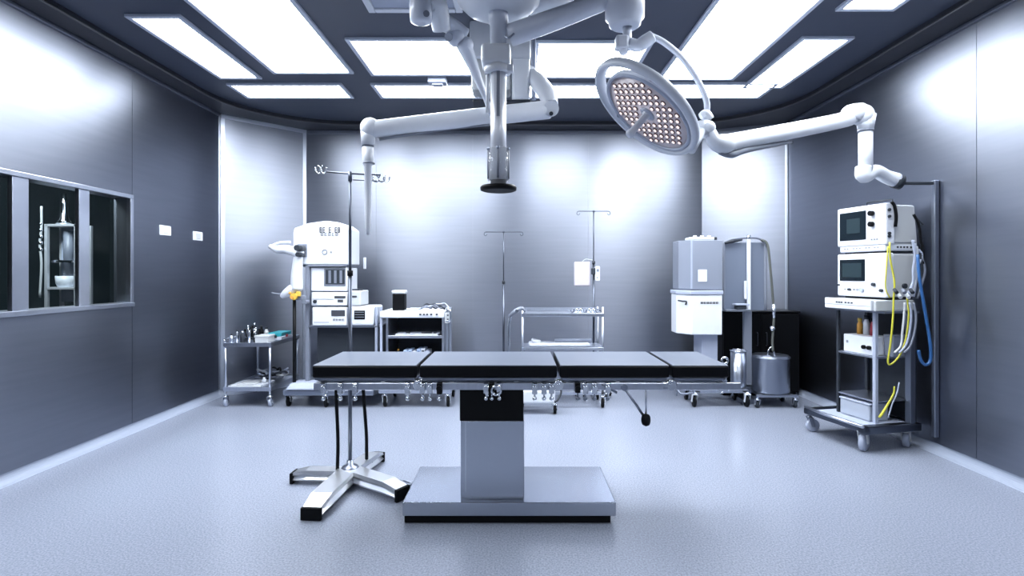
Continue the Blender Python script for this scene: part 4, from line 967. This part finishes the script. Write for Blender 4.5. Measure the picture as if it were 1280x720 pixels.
# ------------------------------------------------------------------ monitor cart on the right (local frame: front = -y)
RC = V((2.93, 4.41, 0)); RZ = math.radians(-77.5)
RM = Matrix.Translation(RC) @ Matrix.Rotation(RZ, 4, 'Z')
def monitor_cart():
    t = Thing('monitor_cart', 'tall dark steel cart with splayed base holding the white patient monitors', 'cart', RC, RZ, local=True)
    # base
    b = MB(); b.b2(-.36, .27, -.39, -.34, .15, .20, .008); b.b2(.20, .27, -.39, .13, .14, .20, .008); b.b2(-.36, -.30, -.39, .13, .15, .20, .008); b.b2(-.36, .27, .08, .13, .15, .20, .008)
    t.part('base_frame', b, 'gunmetal')
    t.part('base_plate', MB().b2(-.30, .20, -.34, .08, .17, .19, .003), 'lgrey')
    t.part('front_bumper', MB().tube([(-.36, -.37, .205), (-.1, -.41, .205), (.27, -.41, .205)], .012, 10, False), 'steel')
    for x, y, r in ((.215, -.36, .072), (.20, .055, .055), (-.30, .06, .055)): caster(t, x, y, r, .16, 'cream', 'lgrey', yaw=.5, wd=.04)
    caster(t, -.33, -.355, .055, .16, 'steel_dark', 'lgrey', yaw=-.3, wd=.03)
    for x, y, m_, w in ((-.206, -.18, 'dgrey', .011), (.155, -.18, 'lgrey', .014), (.235, .06, 'steel_dark', .024), (-.206, .11, 'dgrey', .014)):
        t.part('post', MB().b2(x-w, x+w, y-w, y+w, .185, 1.07, .003), m_)
    t.part('upper_shelf', MB().b2(-.22, .25, -.195, .13, 1.045, 1.062, .003), 'steel_dark')
    t.part('middle_shelf', MB().b2(-.215, .17, -.19, .12, .690, .705, .003), 'steel')
    t.part('lower_shelf', MB().b2(-.215, .165, -.19, .12, .350, .362, .003), 'steel')
    t.part('back_panel', MB().b2(-.20, .22, .125, .135, .20, 1.05), 'dgrey')
    g = 'white units stacked on the monitor cart'
    d = Thing('recorder_unit', 'flat white drawer-like unit under the two patient monitors', 'medical unit', RM @ V((0, -.05, 1.062)), RZ, g, True)
    d.part('casing', MB().b2(-.235, .235, -.21, .15, 0, .085, .008), 'cream'); d.part('front_panel', MB().b2(-.24, .215, -.235, -.205, .004, .088, .006), 'white')
    lab = MB()
    for i, a in enumerate((-.12, -.095, -.07, -.03, .0, .03)): lab.b2(a, a+.018, -.2375, -.2345, .050, .062)
    d.part('lettering', lab, 'ink'); d.part('panel_gap', MB().b2(-.238, .21, -.2365, -.2345, .036, .039), 'mgrey')
    # lower monitor
    z0 = 1.165
    m = Thing('patient_monitor', 'white patient monitor with a wide dark screen, the lower of the two', 'patient monitor', RM @ V((0, 0, z0)), RZ, g, True)
    m.part('casing', MB().box((0, .03, .1725), (.44, .26, .335), .015, None, 3, (.98, .9)), 'cream')
    m.part('bezel', MB().b2(-.235, .235, -.165, -.09, .0, .345, .012, 3), 'white')
    m.part('screen', MB().b2(-.205, .045, -.170, -.163, .125, .300, .006), 'screen'); m.part('screen_inset', MB().b2(-.175, .015, -.1715, -.1695, .155, .27, .002), 'screen_in')
    m.part('foot', MB().b2(-.2, .2, -.12, .12, -.018, .004, .003), 'dgrey')
    for x, z, r in ((.13, .10, .014), (-.21, .09, .006), (-.10, .055, .010), (.02, .055, .017), (.20, .055, .012)): m.part('knob', MB().cyl((x, -.185, z), (x, -.163, z), r, n=14), 'dgrey' if r < .013 or x > .1 else 'lgrey')
    mk = MB()
    for a in (-.16, -.13, -.07, -.04): mk.b2(a, a+.018, -.168, -.1645, .05, .062)
    m.part('lettering', mk, 'inkgrey')
    m.part('side_port', MB().cyl((.235, .0, .09), (.25, .0, .09), .02, n=14), 'dgrey')
    # upper monitor
    z1 = z0+.372
    u = Thing('patient_monitor', 'white patient monitor with square dark screen and two black knobs, the upper one', 'patient monitor', RM @ V((0, 0, z1)), RZ, g, True)
    u.part('casing', MB().box((0, .03, .185), (.44, .25, .325), .02, None, 3, (.96, .85)), 'cream')
    u.part('bezel', MB().b2(-.235, .235, -.165, -.08, .035, .355, .012, 3), 'white'); u.part('lower_bezel', MB().b2(-.215, .22, -.158, .13, -.012, .042, .01), 'white')
    u.part('screen', MB().b2(-.205, .055, -.170, -.163, .085, .315, .006), 'screen'); u.part('screen_inset', MB().b2(-.13, .0, -.1715, -.1695, .14, .26, .002), 'screen_in')
    for z in (.285, .20): u.part('knob', MB().cyl((.115, -.195, z), (.115, -.163, z), .020, n=18), 'black')
    mk = MB()
    for a in (-.17, -.14, -.08, -.05, -.02, .04, .07, .12, .15): mk.b2(a, a+.016, -.161, -.1575, .012, .022)
    for a in (.10, .125, .15): mk.b2(a, a+.014, -.168, -.1645, .075, .087)
    u.part('lettering', mk, 'inkgrey')
    sm = MB()
    for a in (-.05, -.02, .01, .04, .075): sm.b2(.2195, .2225, a, a+.016, .01, .024)
    u.part('side_lettering', sm, 'ink'); u.part('side_groove', MB().b2(.2155, .2225, -.08, .13, .050, .056), 'mgrey')
    u.part('foot', MB().b2(-.2, .2, -.12, .12, -.024, -.010, .003), 'dgrey')
    # handle frame on top
    u.part('top_handle', MB().tube([(-.10, .0, .34), (-.10, .0, .40), (.12, .02, .40), (.12, .02, .34)], .006, 8, False), 'dgrey')
    cablep = MB().tube([(.24, -.12, .36), (.247, -.10, .33), (.252, -.09, .25), (.245, -.09, .17)], .012, 8)
    u.part('plug_lead', cablep, 'black')
    for z in (.30, .25, .12, .10): u.part('plug', MB().cyl((.225, -.14, z), (.247, -.14, z), .012, n=10), 'dgrey')
    # small box on middle shelf
    zz = .705
    bx = Thing('control_box', 'white control box with two black knobs on the monitor cart middle shelf', 'medical unit', RM @ V((0, -.03, zz)), RZ, None, True)
    bx.part('casing', MB().b2(-.175, .11, -.13, .06, 0, .145, .008), 'white')
    for x in (.035, .085): bx.part('knob', MB().cyl((x, -.15, .06), (x, -.13, .06), .016, n=14), 'black')
    bx.part('badge', MB().b2(-.145, -.125, -.133, -.129, .075, .095), 'inkgrey')
    zc = zz+.145
    for nm, lb, ct, x, h, r, mt, mt2 in (('suction_jar', 'orange jar on the white control box of the monitor cart', 'jar', -.12, .13, .022, 'orange', 'gold'), ('sample_bottle', 'white bottle in the middle on the white control box', 'bottle', -.055, .16, .024, 'white', 'dgrey'),
                                      ('sample_bottle', 'dark red bottle on the white control box, rightmost', 'bottle', .005, .14, .020, 'red', 'black')):
        j = Thing(nm, lb, ct, RM @ V((x, -.05, zc)), RZ, None, True)
        j.part('jar_body', MB().lathe([(r, 0), (r, h*.6), (r*.6, h*.75), (r*.6, h*.82)], (0, 0, 0), (0, 0, 1), 18), mt); j.part('cap', MB().cyl((0, 0, h*.8), (0, 0, h), r*.75, n=14), mt2)
    gb = Thing('storage_bin', 'blue grey bin at the near end of the monitor cart middle shelf', 'bin', RM @ V((.14, .03, zz)), RZ, None, True)
    gb.part('bin_body', MB().b2(-.025, .06, -.09, .07, 0, .16, .006), 'mgrey')
    gb.part('bin_lid', MB().b2(-.028, .063, -.093, .073, .155, .168, .004), 'mgrey')
    lb = Thing('clear_tub', 'pale translucent tub on the lowest level of the monitor cart', 'tub', RM @ V((-.02, -.1, .19)), RZ, None, True)
    lb.part('tub_body', MB().b2(-.15, .14, -.10, .08, 0, .13, .012), 'clear2'); lb.part('tub_lid', MB().b2(-.155, .145, -.105, .085, .125, .14, .006), 'lgrey')
M['clear2'] = mat('translucent_tub', (0.45, 0.5, 0.6), 0, 0.3)
monitor_cart()
# cables around the monitor cart (world positions)
g = 'cables hanging on the monitor cart'
pts = [at(1112, 303, 4.08), at(1113, 325, 4.06), at(1118, 352, 4.05), at(1117, 375, 4.04), at(1116, 400, 4.04), at(1113, 430, 4.05), at(1110, 452, 4.06), at(1114, 455, 4.06), at(1124, 445, 4.06), at(1132, 425, 4.06), at(1136, 395, 4.06), at(1134, 372, 4.06)]
solo('yellow_cable', 'yellow cable looping down the near side of the monitor cart', 'cable', MB().tube(pts, .0065, 8), 'yellow', at(1113, 303, 4.08), g)
solo('yellow_cable', 'thin second yellow lead across the lower monitor side', 'cable', MB().tube([at(1110, 308, 4.07), at(1108, 335, 4.05), at(1107, 360, 4.05), at(1112, 372, 4.05)], .005, 8), 'yellow', at(1110, 308, 4.07), g)
pts = [at(1147, 318, 4.02), at(1149, 345, 4.0), at(1153, 370, 4.0), at(1158, 400, 4.0), at(1163, 432, 4.0), at(1163, 450, 4.0), at(1157, 456, 4.0), at(1151, 450, 4.0), at(1148, 438, 4.0)]
solo('blue_hose', 'blue hose hanging between the monitor cart and the right wall', 'hose', MB().tube(pts, .0105, 10), 'blue', at(1147, 318, 4.02), g)
for i, (a, b, c_, mt, lb) in enumerate(((1131, 1128, 1122, 'cream', 'cream hose loop, left one beside the yellow cable'), (1137, 1137, 1128, 'lgrey', 'pale grey hose loop, middle one near the cart corner post'), (1142, 1143, 1134, 'mgrey', 'grey hose loop, right one by the cart corner post'))):
    Yk = 4.03-.012*i
    solo('hose', lb, 'hose', MB().tube([at(a, 378, Yk), at(b+2, 395, Yk), at(b, 415, Yk), at(c_+4, 432, Yk), at(c_-4, 441, Yk)], .0075, 8), mt, at(a, 378, Yk), g)
solo('yellow_cable', 'yellow lead slanting onto the base of the monitor cart', 'cable', MB().tube([at(1118, 483, 4.1), at(1117, 492, 4.1), at(1110, 505, 4.1), at(1104, 515, 4.1), at(1099, 522, 4.1)], [.005, .006, .008, .010, .009], 8), 'yellow', at(1099, 522, 4.1), g)
solo('hose', 'pale lead running behind the slanting yellow lead on the cart base', 'hose', MB().tube([at(1124, 478, 4.12), at(1121, 492, 4.12), at(1115, 506, 4.12), at(1110, 523, 4.12)], .005, 8), 'lgrey', at(1110, 523, 4.12), g)
# rear bundle: clear bag of tubing + black leads at the back of monitors
tb = Thing('tubing_bundle', 'bundle of pale tubing and black leads behind the patient monitors', 'hose', at(1150, 340, 4.12), 0, g)
random.seed(11)
for i in range(6):
    x = 1141+i*2.2; Yk = 4.10
    tb.part('tube', MB().tube([at(x, 300+i*4, Yk), at(x+3+random.uniform(-3, 3), 320, Yk), at(x+random.uniform(-4, 4), 338, Yk), at(x-2+random.uniform(-3, 3), 352, Yk), at(x-6, 368+i, Yk)], .010, 8), ['lgrey', 'clear2', 'cream', 'lgrey', 'dgrey', 'mgrey'][i])
tb.part('lead', MB().tube([at(1142, 268, 4.1), at(1148, 280, 4.1), at(1151, 300, 4.1), at(1153, 310, 4.1), at(1154, 330, 4.1)], .010, 8), 'black')
tb.part('lead', MB().tube([at(1145, 272, 4.12), at(1150, 277, 4.12), at(1154, 281, 4.12)], .006, 8), 'dgrey')
for i in range(5): tb.part('connector', MB().cyl(at(1118+i*5, 362+i % 2*6, 4.04), at(1121+i*5, 366+i % 2*6, 4.0), .013, n=12), ['dgrey', 'cream', 'mgrey', 'white', 'dgrey'][i])

# ------------------------------------------------------------------ equipment in the dark side room, seen through the middle pane
def side_room():
    Yc = 5.15; K = Yc/F; X = lambda px: (px-CX)*K; Z = lambda py: EYE-(py-CY)*K
    t = Thing('wash_station', 'steel framed wash station seen in the dark room through the window', 'wash station', (X(78), Yc, 0))
    fr = MB()
    for px in (57, 94):
        fr.b2(X(px)-.014, X(px)+.014, Yc, Yc+.03, 0, Z(280), .003)
        fr.b2(X(px)-.014, X(px)+.014, Yc+.17, Yc+.20, 0, Z(280), .003)
    fr.b2(X(57), X(94), Yc, Yc+.20, Z(283), Z(280), .003); fr.b2(X(57), X(94), Yc+.0, Yc+.20, Z(362), Z(359), .003)
    t.part('frame', fr, 'satin')
    t.part('back_panel', MB().b2(X(60), X(84), Yc+.15, Yc+.16, Z(378), Z(283)), 'lgrey'); t.part('cylinder', MB().cyl((X(76), Yc+.09, Z(345)), (X(76), Yc+.09, Z(288)), 0.04, n=20), 'mgrey')
    t.part('top_tank', MB().lathe([(.065, Z(280)), (.055, Z(275)), (.035, Z(271)), (.03, Z(255)), (.02, Z(240))], (X(70), Yc+.09, 0), (0, 0, 1), 20), 'chrome')
    t.part('shelf', MB().b2(X(58), X(84), Yc+.05, Yc+.16, Z(328), Z(325), .003), 'chrome'); t.part('basin', MB().lathe([(.05, Z(362)), (.075, Z(354)), (.08, Z(345)), (.06, Z(345))], (X(72), Yc+.09, 0), (0, 0, 1), 24), 'white')
    t.part('hose', MB().tube([(X(54), Yc-.02, Z(258)), (X(54), Yc-.02, Z(285)), (X(52), Yc-.02, Z(305)), (X(54), Yc-.02, Z(330)), (X(52), Yc-.02, Z(372))], .010, 8), 'cream')
    for i in range(5): t.part('valve', MB().ball((X(53), Yc-.02, Z(280+i*8)), .018), 'chrome')
side_room()
l_ = bpy.data.lights.new('side_room_fill', 'AREA'); l_.energy = 60; l_.size = .5; l_.color = (.8, .95, 1)  # added fill light to brighten the wash station, no fixture modelled
lo = bpy.data.objects.new('side_room_fill', l_); C.objects.link(lo); lo.location = (-4.0, 4.3, 2.8)
lo.rotation_euler = Euler((math.radians(30), 0, 0)); lo['kind'] = 'structure'

# ------------------------------------------------------------------ world, camera, view
w = bpy.data.worlds.new('world'); bpy.context.scene.world = w; w.use_nodes = True
w.node_tree.nodes['Background'].inputs[0].default_value = (.02, .025, .03, 1); w.node_tree.nodes['Background'].inputs[1].default_value = .3
cam = bpy.data.cameras.new('camera'); co = bpy.data.objects.new('camera', cam); C.objects.link(co)
co.location = (0, 0, EYE); co.rotation_euler = (math.radians(90), 0, 0)
cam.sensor_width = 36; cam.lens = F/1280*36; cam.shift_x = -5/1280; cam.shift_y = -18/1280; cam.clip_start = .05
sc = bpy.context.scene; sc.camera = co
sc.view_settings.view_transform = 'Standard'; sc.view_settings.look = 'None'; sc.view_settings.gamma = 1; sc.view_settings.use_curve_mapping = False
sc.view_settings.exposure = 0.27
